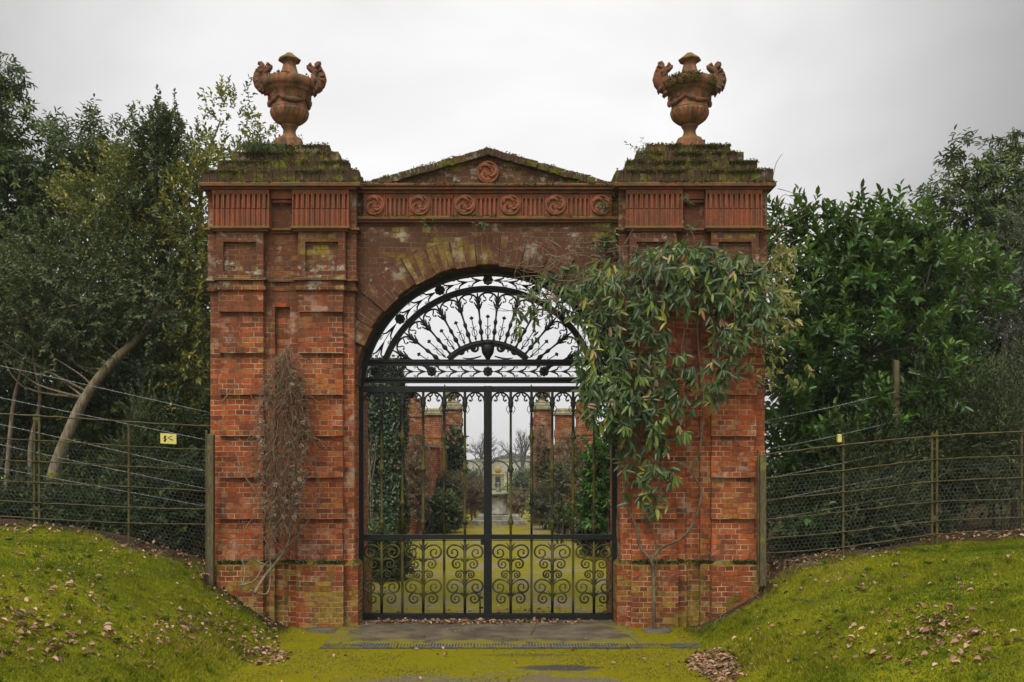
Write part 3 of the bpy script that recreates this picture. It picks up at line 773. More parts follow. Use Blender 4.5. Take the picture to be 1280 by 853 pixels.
# pediment
ZA, ZB = 6.93, 6.385
b = MB(); b.prism_xz([(-1.9, ZB - .002), (1.9, ZB - .002), (0, ZA - .07)], .03, .60)
ped = b.build('pediment', MAT['brick_wall'], gw)
roundel(0, 6.585, .165, .02, ped, False, .9)
b = MB(); L = math.hypot(1.93, ZA - ZB); nb = 34
for s in (-1, 1):
    ang = math.atan2(ZA - ZB, 1.93)
    for i in range(nb):
        t0, t1 = i / nb, (i + 1) / nb
        j = rng.uniform(-.007, .007); th = .10 + rng.uniform(-.006, .006); yf = -.07 + rng.uniform(-.012, .012)
        p0 = (s * (1.935 - 1.935 * t0), ZB - .005 + (ZA - ZB) * t0 + j); p1 = (s * (1.935 - 1.935 * (t1 - .05 / nb)), ZB - .005 + (ZA - ZB) * (t1 - .05 / nb) + j)
        if i == nb - 1: p1 = (0, ZA - .005)
        nx, nz = s * math.sin(ang), math.cos(ang)
        k0 = th if i > 0 else .02
        poly = [(p0[0] - nx * 0, p0[1]), (p1[0], p1[1]), (p1[0] - (0 if i == nb - 1 else nx * th), p1[1] - nz * th), (p0[0] - nx * k0, p0[1] - nz * k0)]
        if s > 0: poly = poly
        else: poly = poly[::-1]
        b.prism_xz(poly[::-1], yf, .70)
b.build('coping', MAT['brick_cap'], ped)
r_ = np.random.default_rng(77); n = 1500; t = r_.random(n); s_ = r_.choice([-1, 1], n)
P = np.stack([s_ * 1.93 * (1 - t), r_.uniform(-.08, .15, n), ZB + (ZA - ZB) * t], 1); P = P[(np.sin(P[:, 0] * 6) + np.sin(P[:, 0] * 13 + 2) + r_.normal(0, .7, n)) > .3]
D = r_.normal(0, .8, P.shape); D[:, 2] = np.abs(D[:, 2])
leaf_mesh('coping_moss', P, D, r_.normal(0, 1, P.shape), .028, .02, MAT['moss_cap'], ped, seed=5)['kind'] = 'stuff'

# ------------------------------------------------------------------ urns
def urn(cx, label, mossy, seed):
    base = (cx, .58, 7.16); k = 1 / 497.7
    r = random.Random(seed)
    m0 = MAT['urn_mossy' if mossy else 'urn']
    u = thing('terracotta_urn', base, label, 'urn', 'terracotta urns on the gate piers')
    def P(lst): return [(a * k, (785 - yy) * k * 1.0) for a, yy in lst]
    c = (base[0], base[1], base[2])
    b = MB(); b.lathe(c, P([(98, 785), (100, 772), (101, 758), (96, 748), (92, 738), (70, 732), (62, 722), (52, 708), (47, 695), (46, 678), (52, 660), (60, 650), (64, 644), (60, 636), (58, 630)]), 28)
    b.build('foot', m0, u)
    b = MB(); b.box(c[0] - .20, c[0] + .20, c[1] - .20, c[1] + .20, c[2] - .13, c[2] + .026); b.build('base_plate', m0, u)
    prof = P([(58, 634), (80, 624), (104, 608), (128, 588), (142, 564), (147, 545), (146, 530), (138, 520)])
    b = MB(); b.lathe(c, prof, 96, mod=lambda a, i: 1 - .085 * (1 - abs(math.sin(a * 12))) * (1 if 0 < i < 6 else 0)); b.build('gadrooned_bowl', m0, u)
    b = MB(); b.lathe(c, P([(141, 521), (141, 514), (136, 508), (133, 484), (135, 450), (140, 430), (144, 416), (149, 404), (156, 396), (168, 391), (168, 384), (175, 375), (180, 367), (197, 363), (195, 307), (189, 299), (150, 291), (66, 283)]), 40)
    body = b.build('body', m0, u)
    b = MB(); b.lathe(c, P([(84, 288), (68, 250), (56, 205), (48, 175), (46, 155), (50, 150), (78, 146), (84, 138), (78, 132), (66, 122), (52, 112), (38, 100), (30, 94), (26, 88), (10, 84), (1, 83)]), 32, mod=lambda a, i: 1 + (.05 * math.cos(a * 8) if 5 < i < 11 else 0)); b.build('finial_lid', m0, u)
    # garland of fruit looping round the body
    b = MB()
    for q in range(64):
        a = 2 * PI * q / 64; sag = abs(math.sin(a * 2 + PI / 4)); zz = (785 - (446 + 36 * sag)) * k; rr = (139 - 1 * sag) * k
        b.ball((c[0] + rr * math.cos(a), c[1] + rr * math.sin(a), c[2] + zz + r.uniform(-.006, .006)), (.024 + .018 * sag) * r.uniform(.75, 1.2), 7, 5)
    for q in range(4):
        a = PI / 4 + q * PI / 2 - PI / 4 + PI / 4
        b.ball((c[0] + .27 * math.cos(a), c[1] + .27 * math.sin(a), c[2] + (785 - 440) * k), .045, 8, 6)
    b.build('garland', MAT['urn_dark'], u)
    for s in (-1, 1):
        b = MB()                                             # lion mask below each handle
        b.ball((c[0] + s * .292, c[1], c[2] + (785 - 430) * k), .062, 10, 8, (.7, 1, 1.15)); b.ball((c[0] + s * .31, c[1], c[2] + (785 - 470) * k), .045, 8, 6, (.8, .9, 1.3)); b.ball((c[0] + s * .295, c[1], c[2] + (785 - 400) * k), .05, 8, 6)
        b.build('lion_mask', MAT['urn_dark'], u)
        b = MB()                                             # leafy scroll handle
        def q(dx, yy): return (c[0] + s * dx * .93 * k, c[1] + r.uniform(-.015, .015), c[2] + (785 - yy) * k)
        b.tube([q(150, 370), q(185, 378), q(222, 355), q(250, 320), q(262, 285), q(255, 245), q(238, 210), q(226, 192), q(222, 172), q(232, 160), q(248, 162), q(254, 174)], [.03, .055, .074, .082, .080, .070, .056, .044, .036, .034, .030, .016], 9)
        b.tube([q(195, 275), q(222, 262), q(205, 225), q(178, 208), q(154, 190), q(142, 178)], [.05, .066, .072, .070, .056, .02], 9, flat=.7)
        b.tube([q(185, 330), q(215, 300), q(200, 240)], [.07, .085, .05], 9)
        for dx, yy, a_ in ((262, 300, -.2), (250, 335, -.6), (232, 362, -.9), (208, 382, -1.2), (180, 385, -1.5), (268, 262, .2), (262, 225, .5), (246, 195, .7), (215, 300, -1), (190, 345, -1.2)):
            p0 = q(dx + r.uniform(-14, 10), yy + r.uniform(-8, 8)); a_ = a_ + r.uniform(-.5, .5); L = .080 * r.uniform(.55, 1.3)
            for yy_ in (-.06, 0, .06):
                b.tube([(p0[0] - s * .04 * math.cos(a_), p0[1] + yy_ * .7, p0[2] - .04 * math.sin(a_)), (p0[0] + s * L * .3 * math.cos(a_), p0[1] + yy_, p0[2] + L * .3 * math.sin(a_)), (p0[0] + s * L * .55 * math.cos(a_ - .5), p0[1] + yy_, p0[2] + L * .55 * math.sin(a_ - .5) - .01)], [.022, .026, .007], 6)
        for dx, yy in ((205, 235), (180, 210), (158, 185)):
            p0 = q(dx, yy); b.tube([p0, (p0[0] + s * .03, p0[1] - .05, p0[2] + .02), (p0[0] + s * .055, p0[1] - .06, p0[2] - .015)], [.03, .028, .008], 6)
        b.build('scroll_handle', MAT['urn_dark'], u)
    r2 = np.random.default_rng(seed); n = 3200 if mossy else 300
    a = r2.random(n) * 6.28; P_ = np.stack([c[0] + .395 * np.cos(a) * r2.uniform(.85, 1.02, n), c[1] + .395 * np.sin(a) * r2.uniform(.85, 1.02, n), c[2] + (785 - 302) * k + r2.normal(0, .012, n) - (.13 * r2.random(n) ** 1.4 if mossy else 0)], 1)
    keep = (np.sin(a * 3 + 1) + .8 * np.sin(a * 7) + r2.normal(0, .5, n)) > (-.5 if mossy else .4)
    P_ = P_[keep]; D = r2.normal(0, .6, P_.shape); D[:, 2] += .2; D[:, :2] += nrm(P_[:, :2] - np.array(c[:2])) * .6
    leaf_mesh('rim_moss', P_, D, r2.normal(0, 1, P_.shape), .034, .026, MAT['moss_cap'], u, seed=seed)['kind'] = 'stuff'
urn(-3.035, 'clean brown terracotta urn with leafy scroll handles on the left pier', False, 3)
urn(3.075, 'terracotta urn with thick green moss on its rim on the right pier', True, 8)
# ------------------------------------------------------------------ ironwork
GY = 0.36                      # plane of the gates
GS = FPX / (15 + GY)
def gx_(px): return CAMX + (px - 630) / GS
def gz_(py): return CAMZ + (585 - py) / GS
def scroll(b, x, z, w, s, r=.0105, y=GY):
    """one C-scroll springing from a stem at x, top at z, reaching w to the side s"""
    p = [(x + s * (.6 * w - .6 * w * math.cos(f)), y, z - .5 * w + .5 * w * math.sin(f)) for f in [PI / 2 * k / 6 for k in range(6)]]
    r0 = .40 * w; cx, cz = .6 * w, z - r0
    m = 22
    for k in range(m + 1):
        t = k / m; a = PI / 2 - t * 2.65 * PI; rr = r0 * (1 - .80 * t)
        p.append((x + s * (cx + rr * math.cos(a)), y, cz + rr * math.sin(a)))
    n = len(p); b.tube(p, [r * (.85 + .5 * math.sin(PI * min(1, i / n * 1.3))) if i < n - 3 else r * .8 for i in range(n)], 6)
    b.ball(p[-1], r * 1.6, 6, 5)

GX_C = gx_(609.8)
def gate(s, label):
    """s=-1 left leaf, +1 right leaf"""
    xo, xi = (gx_(451), gx_(607.2)) if s < 0 else (gx_(768.5), gx_(612.4))
    g = thing('iron_gate', ((xo + xi) / 2, GY, -.05), label, 'gate', 'leaves of the iron gate')
    m = MAT['iron_frame']
    def bx(name, x0, x1, z0, z1, t=.024, mm=None):
        b = MB(); x0, x1 = sorted((x0, x1)); b.bbox(x0, x1, GY - t, GY + t, z0, z1, .006); return b.build(name, mm or m, g)
    zb0, zb1, zm0, zm1, zt0, zt1 = gz_(775.5), gz_(767.5), gz_(674.3), gz_(668.2), gz_(490.5), gz_(483)
    bx('outer_stile', xo - .045, xo + .045, -.06, gz_(481), .04)
    bx('meeting_stile', xi - .030, xi + .030, -.055, zt1 + .004, .032)
    if s < 0: bx('cover_strip', xi + .012, xi + .050, -.045, zt1 - .01, .042)
    xa, xb = sorted((xo - s * .045, xi + s * .030))
    bx('bottom_rail', xa, xb, zb0, zb1); bx('middle_rail', xa, xb, zm0, zm1); bx('top_rail', xa, xb, zt0, zt1)
    for zz in (zm0 - .012, zb1 + .012):
        b = MB(); b.tube([(xa, GY - .026, zz), (xb, GY - .026, zz)], .007, 5); b.build('rail_bead', m, g)
    n = 5; stp = (xi - xo - s * 0) / 6
    bars = [xo + (xi - xo) * k / 6 for k in range(1, 6)]
    for i, x in enumerate(bars):
        odd = i % 2 == 0
        zs = zm1; r0 = .017
        prof = [(r0, zs)]
        kn = (gz_(653), gz_(587)) if odd else (gz_(629.4), gz_(547))
        if odd:
            z1 = kn[0]; prof += [(r0, z1 - .10), (.03, z1 - .08), (.018, z1 - .06), (.040, z1 - .02), (.046, z1), (.038, z1 + .03), (.020, z1 + .06), (.028, z1 + .075), (r0, z1 + .09)]
            z2 = kn[1]
        else:
            z1 = kn[0]; prof += [(r0, z1 - .07), (.018, z1 - .045), (.038, z1 - .008), (.042, z1 + .004), (.026, z1 + .03), (.023, z1 + .06)]
            z2 = kn[1]
        prof += [(.021, z2 - .20), (.020, z2 - .06), (.046, z2 - .008), (.049, z2 + .004), (.030, z2 + .04), (.024, z2 + .12), (.019, z2 + .35)]
        zc = gz_(511)
        prof += [(r0, zc - .06), (.034, zc - .04), (.022, zc - .02), (.034, zc + .04), (.045, zc + .10), (.024, zc + .11), (.020, zt0)]
        b = MB(); b.lathe((x, GY, 0), prof, 10)
        o = b.build('baluster', MAT['iron'], g)
        b = MB(); b.box(x - .018, x + .018, GY - .014, GY + .014, zb1, zm0) if not odd else b.tube([(x, GY, zb1), (x, GY, .4), (x, GY, .8), (x, GY, zm0)], [.020, .024, .026, .018], 7)
        o2 = b.build('lower_bar', MAT['iron'], g)
        if odd:
            for zz, w_ in ((1.075, .285), (.865, .20), (.685, .145), (.555, .285), (.355, .225)):
                for q in (-1, 1):
                    b = MB(); scroll(b, x, zz, w_, q, .0105); 
                    b.tube([(x + q * .012, GY, zz - .06), (x + q * .03, GY - .005, zz - .015), (x + q * .07, GY - .01, zz + .03)], [.006, .013, .004], 5)
                    b.build('scroll', MAT['iron'], o2)
        # thin outline curls below each capital
        for q in (-1, 1):
            b = MB(); p = [(x + q * .035 + q * .03 * math.sin(t * 3.4), GY, gz_(506) - .13 * t - .01) for t in [k / 8 for k in range(9)]]
            b.tube(p, .005, 5); b.build('capital_curl', MAT['iron'], o)
    # cusped arcade under the top rail
    ed = [xo] + bars + [xi]
    for i in range(6):
        x0, x1 = sorted((ed[i], ed[i + 1]))
        x0 += .02 if i else .045; x1 -= .02
        cx = (x0 + x1) / 2; r = (x1 - x0) / 2; zc = zt0 - r * 1.05
        b = MB()
        b.tube([(cx + r * math.cos(a), GY, zc + r * 1.02 * math.sin(a)) for a in [PI * k / 14 for k in range(15)]], .014, 6)
        for q in (-1, 1):
            b.tube([(cx + q * r * .95 * math.cos(.9), GY, zc + r * .95 * math.sin(.9)), (cx + q * r * .40, GY, zc + r * .50), (cx + q * r * .34, GY, zc + r * .18), (cx + q * r * .50, GY, zc + r * .02), (cx + q * r * .62, GY, zc + r * .14)], [.012, .013, .012, .010, .008], 6)
            b.tube([(cx + q * r * .10, GY, zt0), (cx + q * r * .18, GY, zc + r * .75), (cx + q * r * .40, GY, zc + r * .52)], [.011, .011, .012], 6)
            b.ball((cx + q * r * .60, GY, zc + r * .15), .017, 6, 5)
        b.build('arcade_arch', MAT['iron'], g)
    # fine wire mesh closing the lower panel
    b = MB(); yy = GY + .018
    nx = int((xb - xa) / .026); nz = int((zm0 - zb1) / .026)
    def wire(p, q): b.tube([p, q], .0009, 3, caps=False, smooth=False)
    for i in range(1, nx): xx = xa + (xb - xa) * i / nx; wire((xx, yy, zb1), (xx, yy, zm0))
    for i in range(1, nz): zz = zb1 + (zm0 - zb1) * i / nz; wire((xa, yy + .002, zz), (xb, yy + .002, zz))
    b.build('wire_mesh', MAT['rust'], g)
    # hinge straps on the outer stile
    for zz in (.25, zm0 + .03, gz_(486)):
        b = MB(); b.tube([(xo + s * .06, GY, zz - .06), (xo + s * .06, GY, zz + .06)], .028, 8); b.build('hinge', m, g)
    if s < 0:
        b = MB(); b.bbox(xi - .075, xi - .03, GY - .055, GY - .026, gz_(681), gz_(672.5), .006); b.build('padlock', m, g)
        b = MB(); b.tube([(xi - .085, GY - .04, .05), (xi - .085, GY - .04, .36)], .011, 6); b.box(xi - .1, xi - .04, GY - .045, GY - .02, .12, .15); b.box(xi - .1, xi - .04, GY - .045, GY - .02, .27, .30); b.build('drop_bolt', m, g)
gate(-1, 'left leaf of the black iron gate with padlock and drop bolt')
gate(1, 'right leaf of the black iron gate, half overhung by the creeper')

# fixed overthrow: sunburst fanlight over the gates
ov = thing('iron_fanlight', (GX_C, GY, gz_(479)), 'black wrought iron sunburst fanlight filling the arch above the gates', 'fanlight')
CX, CZ = GX_C, gz_(498)
def pol(a, r, y=0): return (CX + r * math.sin(a), GY + y, CZ + r * math.cos(a))     # a from the vertical, to the right
ZR = gz_(449.5)
def amax(r): return math.acos(min(1, (ZR - CZ) / r))
def arcbar(name, r0, r1, t, mat=None, zlow=None):
    a = amax((r0 + r1) / 2) if zlow is None else math.acos((zlow - CZ) / ((r0 + r1) / 2))
    n = 60; vs = []; fs = []
    for k in range(n + 1):
        aa = -a + 2 * a * k / n
        for rr, yy in ((r0, -t), (r1, -t), (r1, t), (r0, t)): vs.append(pol(aa, rr, yy))
    for k in range(n):
        for j in range(4):
            j2 = (j + 1) % 4; fs.append((k * 4 + j, k * 4 + j2, (k + 1) * 4 + j2, (k + 1) * 4 + j))
    b = MB(); b.add(vs, fs); return b.build(name, mat or MAT['iron_frame'], ov)
arcbar('outer_arch', 1.868, 1.985, .045, zlow=CZ + .12)
arcbar('inner_arch', 1.600, 1.690, .03)
arcbar('fan_arch', .785, .875, .035)
b = MB(); b.tube([pol(-amax(1.645) + 2 * amax(1.645) * k / 50, 1.645, -.032) for k in range(51)], .014, 6); b.tube([pol(-amax(.83) + 2 * amax(.83) * k / 40, .83, -.037) for k in range(41)], .016, 6); b.build('arch_bead', MAT['iron_frame'], ov)
xL, xR = gx_(452), gx_(769)
for y0, y1 in ((457.6, 449.6), (479.2, 471.8)):
    b = MB(); b.bbox(xL, xR, GY - .032, GY + .032, gz_(y0), gz_(y1), .008); b.tube([(xL, GY - .034, gz_((y0 + y1) / 2)), (xR, GY - .034, gz_((y0 + y1) / 2))], .013, 5)
    b.build('transom_rail', MAT['iron_frame'], ov)
for x in (xL, xR):
    b = MB(); b.bbox(x - .06, x + .05, GY - .03, GY + .03, gz_(480), gz_(449), .006); b.build('end_plate', MAT['iron_frame'], ov)
for i in range(12):
    a = R(5.75 + 11.5 * (i - 6)); a0 = a
    if abs(a) > R(66): continue
    b = MB()
    rs = [(.87, .030), (.90, .020), (.95, .017), (.985, .040), (1.0, .046), (1.03, .034), (1.06, .018), (1.10, .020), (1.135, .034), (1.16, .036), (1.19, .02), (1.22, .016), (1.30, .018), (1.345, .024), (1.37, .05), (1.39, .052), (1.43, .030), (1.455, .044), (1.475, .046), (1.50, .026), (1.55, .016), (1.605, .010)]
    b.tube([pol(a, r) for r, _ in rs], [q * .82 for _, q in rs], 8)
    for q in (-1, 1):                                        # side leaves of the spear head
        b.tube([pol(a, 1.36), pol(a + q * .030, 1.41), pol(a + q * .042, 1.46), pol(a + q * .05, 1.44)], [.012, .014, .010, .005], 5)
        b.tube([pol(a, 1.44), pol(a + q * .028, 1.49), pol(a + q * .034, 1.52)], [.010, .012, .004], 5)
    b.build('ray', MAT['iron_frame'], ov)
for i in range(11):
    a = R(11.5 * (i - 5))
    b = MB(); b.tube([pol(a, .87), pol(a, 1.20)], .0075, 5)
    for q in (-1, 1):
        b.tube([pol(a, .93), pol(a + q * .035, .975), pol(a + q * .035, 1.03), pol(a, 1.07), pol(a + q * .04, 1.10)], .006, 5)
    b.ball(pol(a, .915), .02, 6, 5); b.ball(pol(a, 1.075), .014, 6, 5)
    for r_, q in ((1.215, 0), (1.245, 0), (1.23, -.014), (1.23, .014)): b.ball(pol(a + q, r_), .0155, 6, 5)
    b.tube([pol(a - .022, 1.23), pol(a + .022, 1.23)], .008, 5)
    b.build('flower_stem', MAT['iron_frame'], ov)
for i in range(13):
    a = R(11.5 * (i - 6)); 
    if abs(a) > R(60): continue
    b = MB(); h = R(5.2)
    b.tube([pol(a + h * math.cos(t) * .96, 1.50 + .09 * math.sin(t)) for t in [PI * k / 12 for k in range(13)]], .0145, 6)
    for q in (-1, 1):
        b.tube([pol(a + q * h * .55, 1.575), pol(a + q * h * .42, 1.53), pol(a + q * h * .22, 1.51), pol(a + q * h * .20, 1.475), pol(a + q * h * .40, 1.465)], [.010, .011, .010, .009, .006], 6)
        b.ball(pol(a + q * h * .42, 1.467), .016, 6, 5)
    b.build('cusped_arch', MAT['iron_frame'], ov)
def rosette(p, r):
    b = MB()
    for k in range(8):
        a = 2 * PI * k / 8; b.ball((p[0] + r * .62 * math.cos(a), p[1] - .02, p[2] + r * .62 * math.sin(a)), r * .38, 7, 5, (1, .5, 1))
    b.ball((p[0], p[1] - .035, p[2]), r * .34, 8, 6); b.ball(p, r * .7, 8, 6, (1, .4, 1)); b.build('rosette', MAT['iron_frame'], ov)
for d in (-48, -24, 0, 24, 48): rosette(pol(R(d), 1.778), .082)
xc = CX; zb = gz_(464.7)
for k in (-2, -1, 0, 1, 2): rosette((CX + k * .845, GY, zb), .078)
# chevron leaf chains: arched band and straight band
def chain(name, f, S_, s0, s1, n, hw, dirn):
    b = MB(); b.tube([f(s0 + (s1 - s0) * k / 12, 0) for k in range(13)], .0065, 5)
    for k in range(n):
        s = s0 + (s1 - s0) * (k + .15) / n; d = (s1 - s0) / n
        for q in (-1, 1):
            p = [f(s, 0), f(s + d * .35, q * hw * .16), f(s + d * .62, q * hw * .45), f(s + d * .72, q * hw * .98)]
            b.tube(p, [.007, .015, .013, .007], 5)
            b.tube([f(s + d * .66, q * hw * .62), f(s + d * .86, q * hw * .92), f(s + d * 1.02, q * hw * .80), f(s + d * .95, q * hw * .62), f(s + d * .84, q * hw * .68)], .006, 5)
    b.build(name, MAT['iron_frame'], ov)
fr = lambda s, q: pol(s, 1.778 + q)
am = amax(1.78)
for s0, s1, n in ((R(2), R(22.5), 3), (R(25.5), R(46.5), 3), (R(49.5), am - .01, 2)):
    chain('leaf_chain', fr, 0, s0, s1, n, .088, 1); chain('leaf_chain', fr, 0, -s0, -s1, n, .088, 1)
fs_ = lambda s, q: (CX + s, GY, zb + q)
for s0, s1 in ((.07, .78), (.91, 1.62)):
    chain('leaf_chain', fs_, 0, s0, s1, 4, .083, 1); chain('leaf_chain', fs_, 0, -s0, -s1, 4, .083, 1)
# vase and scrolls in the small lunette
b = MB(); b.lathe((CX, GY, ZR), [(.03, 0), (.045, .03), (.085, .09), (.098, .15), (.092, .20), (.07, .225), (.09, .24), (.085, .27), (.03, .30)], 14); b.build('vase', MAT['iron_frame'], ov)
for q in (-1, 1):
    b = MB(); scroll(b, CX + q * .08, ZR + .245, .18, q, .015)
    p = [(CX + q * (.10 + .28 * t), GY, ZR + .05 - .04 * math.sin(t * 2.4)) for t in [k / 6 for k in range(7)]]
    b.tube(p, [.010, .013, .014, .014, .012, .010, .008], 6); scroll(b, CX + q * .30, ZR + .185, .16, q, .012)
    scroll(b, CX + q * .46, ZR + .105, .10, q, .010)
    b.build('lunette_scroll', MAT['iron_frame'], ov)
for x in (gx_(475), gx_(556), gx_(664), gx_(745)):
    b = MB(); b.tube([(x, GY, gz_(481)), (x, GY, gz_(485))], .01, 6); b.build('spacer', MAT['iron_frame'], ov)
# ------------------------------------------------------------------ creeper on the right pier
def region_pts(rng, regs):
    """regs: (px,py,rx,ry,d0,d1,n) -> points in the flattened clouds of the climber"""
    out = []
    for px, py, rx, ry, d0, d1, n in regs:
        a = rng.random(n) * 6.28; r = np.sqrt(rng.random(n))
        x = px + rx * r * np.cos(a); y = py + ry * r * np.sin(a); d = rng.uniform(d0, d1, n)
        out.append(np.stack([CAMX + (x - 630) * d / FPX, CAMY + d, CAMZ + (585 - y) * d / FPX], 1))
    return np.concatenate(out)
def trusses(rng, P, k=3, L=(.115, .21), W=.26, drop=1.15, out=.38):
    n = len(P); az = rng.normal(0, .9, (n, 1)) + np.linspace(-.75, .75, k)[None, :] + rng.normal(0, .22, (n, k))
    D = np.stack([np.sin(az) * .62, -out * np.abs(rng.normal(.5, .5, (n, k))), -np.cos(az) * drop + rng.normal(0, .15, (n, k))], -1)
    Nn = np.stack([np.sin(az) * .35 + rng.normal(0, .35, (n, k)), -1.0 + rng.normal(0, .3, (n, k)), .55 + rng.normal(0, .3, (n, k))], -1)
    PP = np.repeat(P[:, None, :], k, 1) + rng.normal(0, .012, (n, k, 3))
    Ln = rng.uniform(*L, (n, k)) * rng.uniform(.8, 1.1, (n, 1))
    return PP.reshape(-1, 3), D.reshape(-1, 3), Nn.reshape(-1, 3), Ln.ravel(), (Ln * W * rng.uniform(.8, 1.2, (n, k))).ravel()
rg = np.random.default_rng(21)
cr = thing('evergreen_creeper', at(815, 788, 14.55), 'long leaved evergreen creeper trailing over the right pier and half the arch', 'creeper')
REG = [(872, 332, 72, 26, 14.15, 14.6, 109), (915, 352, 45, 36, 14.1, 14.6, 90), (805, 352, 62, 34, 14.15, 14.62, 96), (748, 392, 34, 48, 14.3, 14.8, 90),
       (752, 450, 30, 60, 14.25, 14.8, 122), (765, 505, 40, 42, 14.15, 14.7, 135), (800, 430, 38, 66, 14.15, 14.6, 125), (815, 500, 36, 44, 14.2, 14.6, 79),
       (800, 560, 32, 46, 14.3, 14.62, 54), (825, 600, 26, 44, 14.35, 14.62, 33), (806, 628, 20, 18, 14.4, 14.62, 10), (908, 425, 26, 52, 14.1, 14.5, 64), (893, 480, 17, 26, 14.15, 14.5, 25),
       (852, 490, 18, 60, 14.25, 14.6, 43), (700, 372, 42, 26, 14.5, 14.95, 33), (722, 345, 48, 16, 14.6, 14.9, 28), (655, 395, 18, 38, 14.7, 15.0, 14), (865, 372, 60, 20, 14.15, 14.55, 44),
       (946, 375, 22, 48, 14.2, 14.7, 54), (840, 318, 40, 12, 14.3, 14.6, 28)]
REG += [(915, 345, 46, 34, 14.05, 14.4, 34), (870, 330, 70, 22, 14.05, 14.4, 30), (930, 390, 26, 40, 14.05, 14.4, 24), (760, 480, 30, 60, 14.1, 14.5, 34)]
P0 = region_pts(rg, REG)
A = trusses(rg, P0)
vary = np.clip(rg.beta(1.3, 2.4, len(P0)), 0, 1) * .80
yel = rg.random(len(P0)) < .11; vary[yel] = rg.uniform(.84, 1, yel.sum())
vary = np.repeat(vary, 3) + rg.normal(0, .04, len(P0) * 3)
leaf_mesh('foliage', *A, MAT['lf_creep'], cr, np.clip(vary, 0, 1), fold=.18, curl=.09)
GP = region_pts(rg, [(965, 370, 20, 60, 14.4, 15.2, 60), (980, 330, 16, 36, 14.7, 15.4, 34), (955, 440, 22, 46, 14.5, 15.2, 40), (985, 390, 15, 36, 14.6, 15.3, 26), (1000, 470, 16, 26, 15, 15.5, 8)])
A = trusses(rg, GP, 4, (.08, .15), .30)
v_ = np.clip(rg.beta(1.6, 1.6, len(A[0])), 0, 1)
leaf_mesh('pale_foliage', *A, MAT['lf_gold'], cr, v_, fold=.18)['label'] = 'paler yellow-green leaves at the outer edge of the pier'
def px_path(lst): return [at(*q) for q in lst]
def spline(P, k=6):
    P = [Vector(p) for p in P]; Q = []
    for i in range(len(P) - 1):
        p0, p1, p2, p3 = P[max(0, i - 1)], P[i], P[i + 1], P[min(len(P) - 1, i + 2)]
        for j in range(k):
            t = j / k; Q.append(.5 * ((2 * p1) + (p2 - p0) * t + (2 * p0 - 5 * p1 + 4 * p2 - p3) * t * t + (3 * p1 - p0 - 3 * p2 + p3) * t ** 3))
    Q.append(P[-1]); return Q
def stem(b, lst, r0, r1, k=6, n=6):
    Q = spline(px_path(lst), k); m = len(Q) - 1
    b.tube(Q, [r0 + (r1 - r0) * i / m for i in range(m + 1)], n)
b = MB()
stem(b, [(818, 792, 14.5), (817, 755, 14.45), (817, 722, 14.55), (814, 702, 14.58), (800, 683, 14.66), (794, 655, 14.66), (780, 625, 14.68), (784, 600, 14.68), (800, 565, 14.62), (796, 520, 14.6), (810, 460, 14.6), (830, 400, 14.6)], .028, .012)
stem(b, [(814, 702, 14.58), (826, 686, 14.62), (856, 670, 14.6), (872, 640, 14.6), (876, 612, 14.6), (866, 590, 14.6), (874, 565, 14.58), (879, 520, 14.6), (876, 470, 14.58), (872, 400, 14.58), (880, 350, 14.55)], .020, .012)
stem(b, [(880, 565, 14.6), (868, 575, 14.6), (864, 590, 14.58)], .012, .008)
stem(b, [(817, 722, 14.53), (822, 690, 14.6), (813, 650, 14.62), (812, 600, 14.6), (826, 560, 14.6)], .008, .006)
stem(b, [(822, 735, 14.5), (828, 715, 14.52), (838, 728, 14.5), (830, 700, 14.55), (826, 670, 14.6)], .006, .004)
stem(b, [(770, 540, 14.8), (774, 600, 14.78), (771, 660, 14.74), (774, 700, 14.70)], .008, .006)
for q in range(46):                                          # trailing shoots
    p = P0[rg.integers(len(P0))]; ln = rg.uniform(.3, .9)
    b.tube(spline([p + np.array([rg.normal(0, .08), .05, ln * .6]), p + np.array([rg.normal(0, .05), -.02, ln * .25]), p, p + np.array([rg.normal(0, .06), .0, -ln * .3])], 4), .0045, 4)
b.build('stem', MAT['creeper_stem'], cr)
b = MB()                                                     # tangle of bare twigs over the arch
for q in range(120):
    x0, y0 = rg.uniform(655, 800), rg.uniform(300, 400); d = rg.uniform(14.55, 14.9); an = rg.uniform(-.9, .9) + (PI if rg.random() < .5 else 0); ln = rg.uniform(20, 70)
    pts = [(x0, y0, d)]
    for t in range(3): an += rg.normal(0, .5); pts.append((pts[-1][0] + ln / 3 * math.cos(an), pts[-1][1] + ln / 3 * math.sin(an) * .7 + 2, d + rg.normal(0, .04)))
    stem(b, pts, rg.uniform(.004, .008), .003, 4, 4)
b.build('bare_twigs', MAT['stem'], cr)
b = MB()
for q in range(14):                                          # shoots over the outer corner of the cornice
    x0, y0 = rg.uniform(962, 980), rg.uniform(240, 330); stem(b, [(x0, y0, 14.9), (x0 + rg.uniform(5, 14), y0 - rg.uniform(5, 20), 14.9), (x0 + rg.uniform(15, 40), y0 - rg.uniform(-12, 30), 15)], .006, .003, 4, 4)
stem(b, [(966, 222, 14.9), (970, 205, 14.9), (978, 192, 14.9)], .006, .003, 4, 4); stem(b, [(972, 236, 14.9), (990, 241, 14.95), (1008, 250, 15)], .006, .003, 4, 4)
b.build('bare_twigs', MAT['stem'], cr)

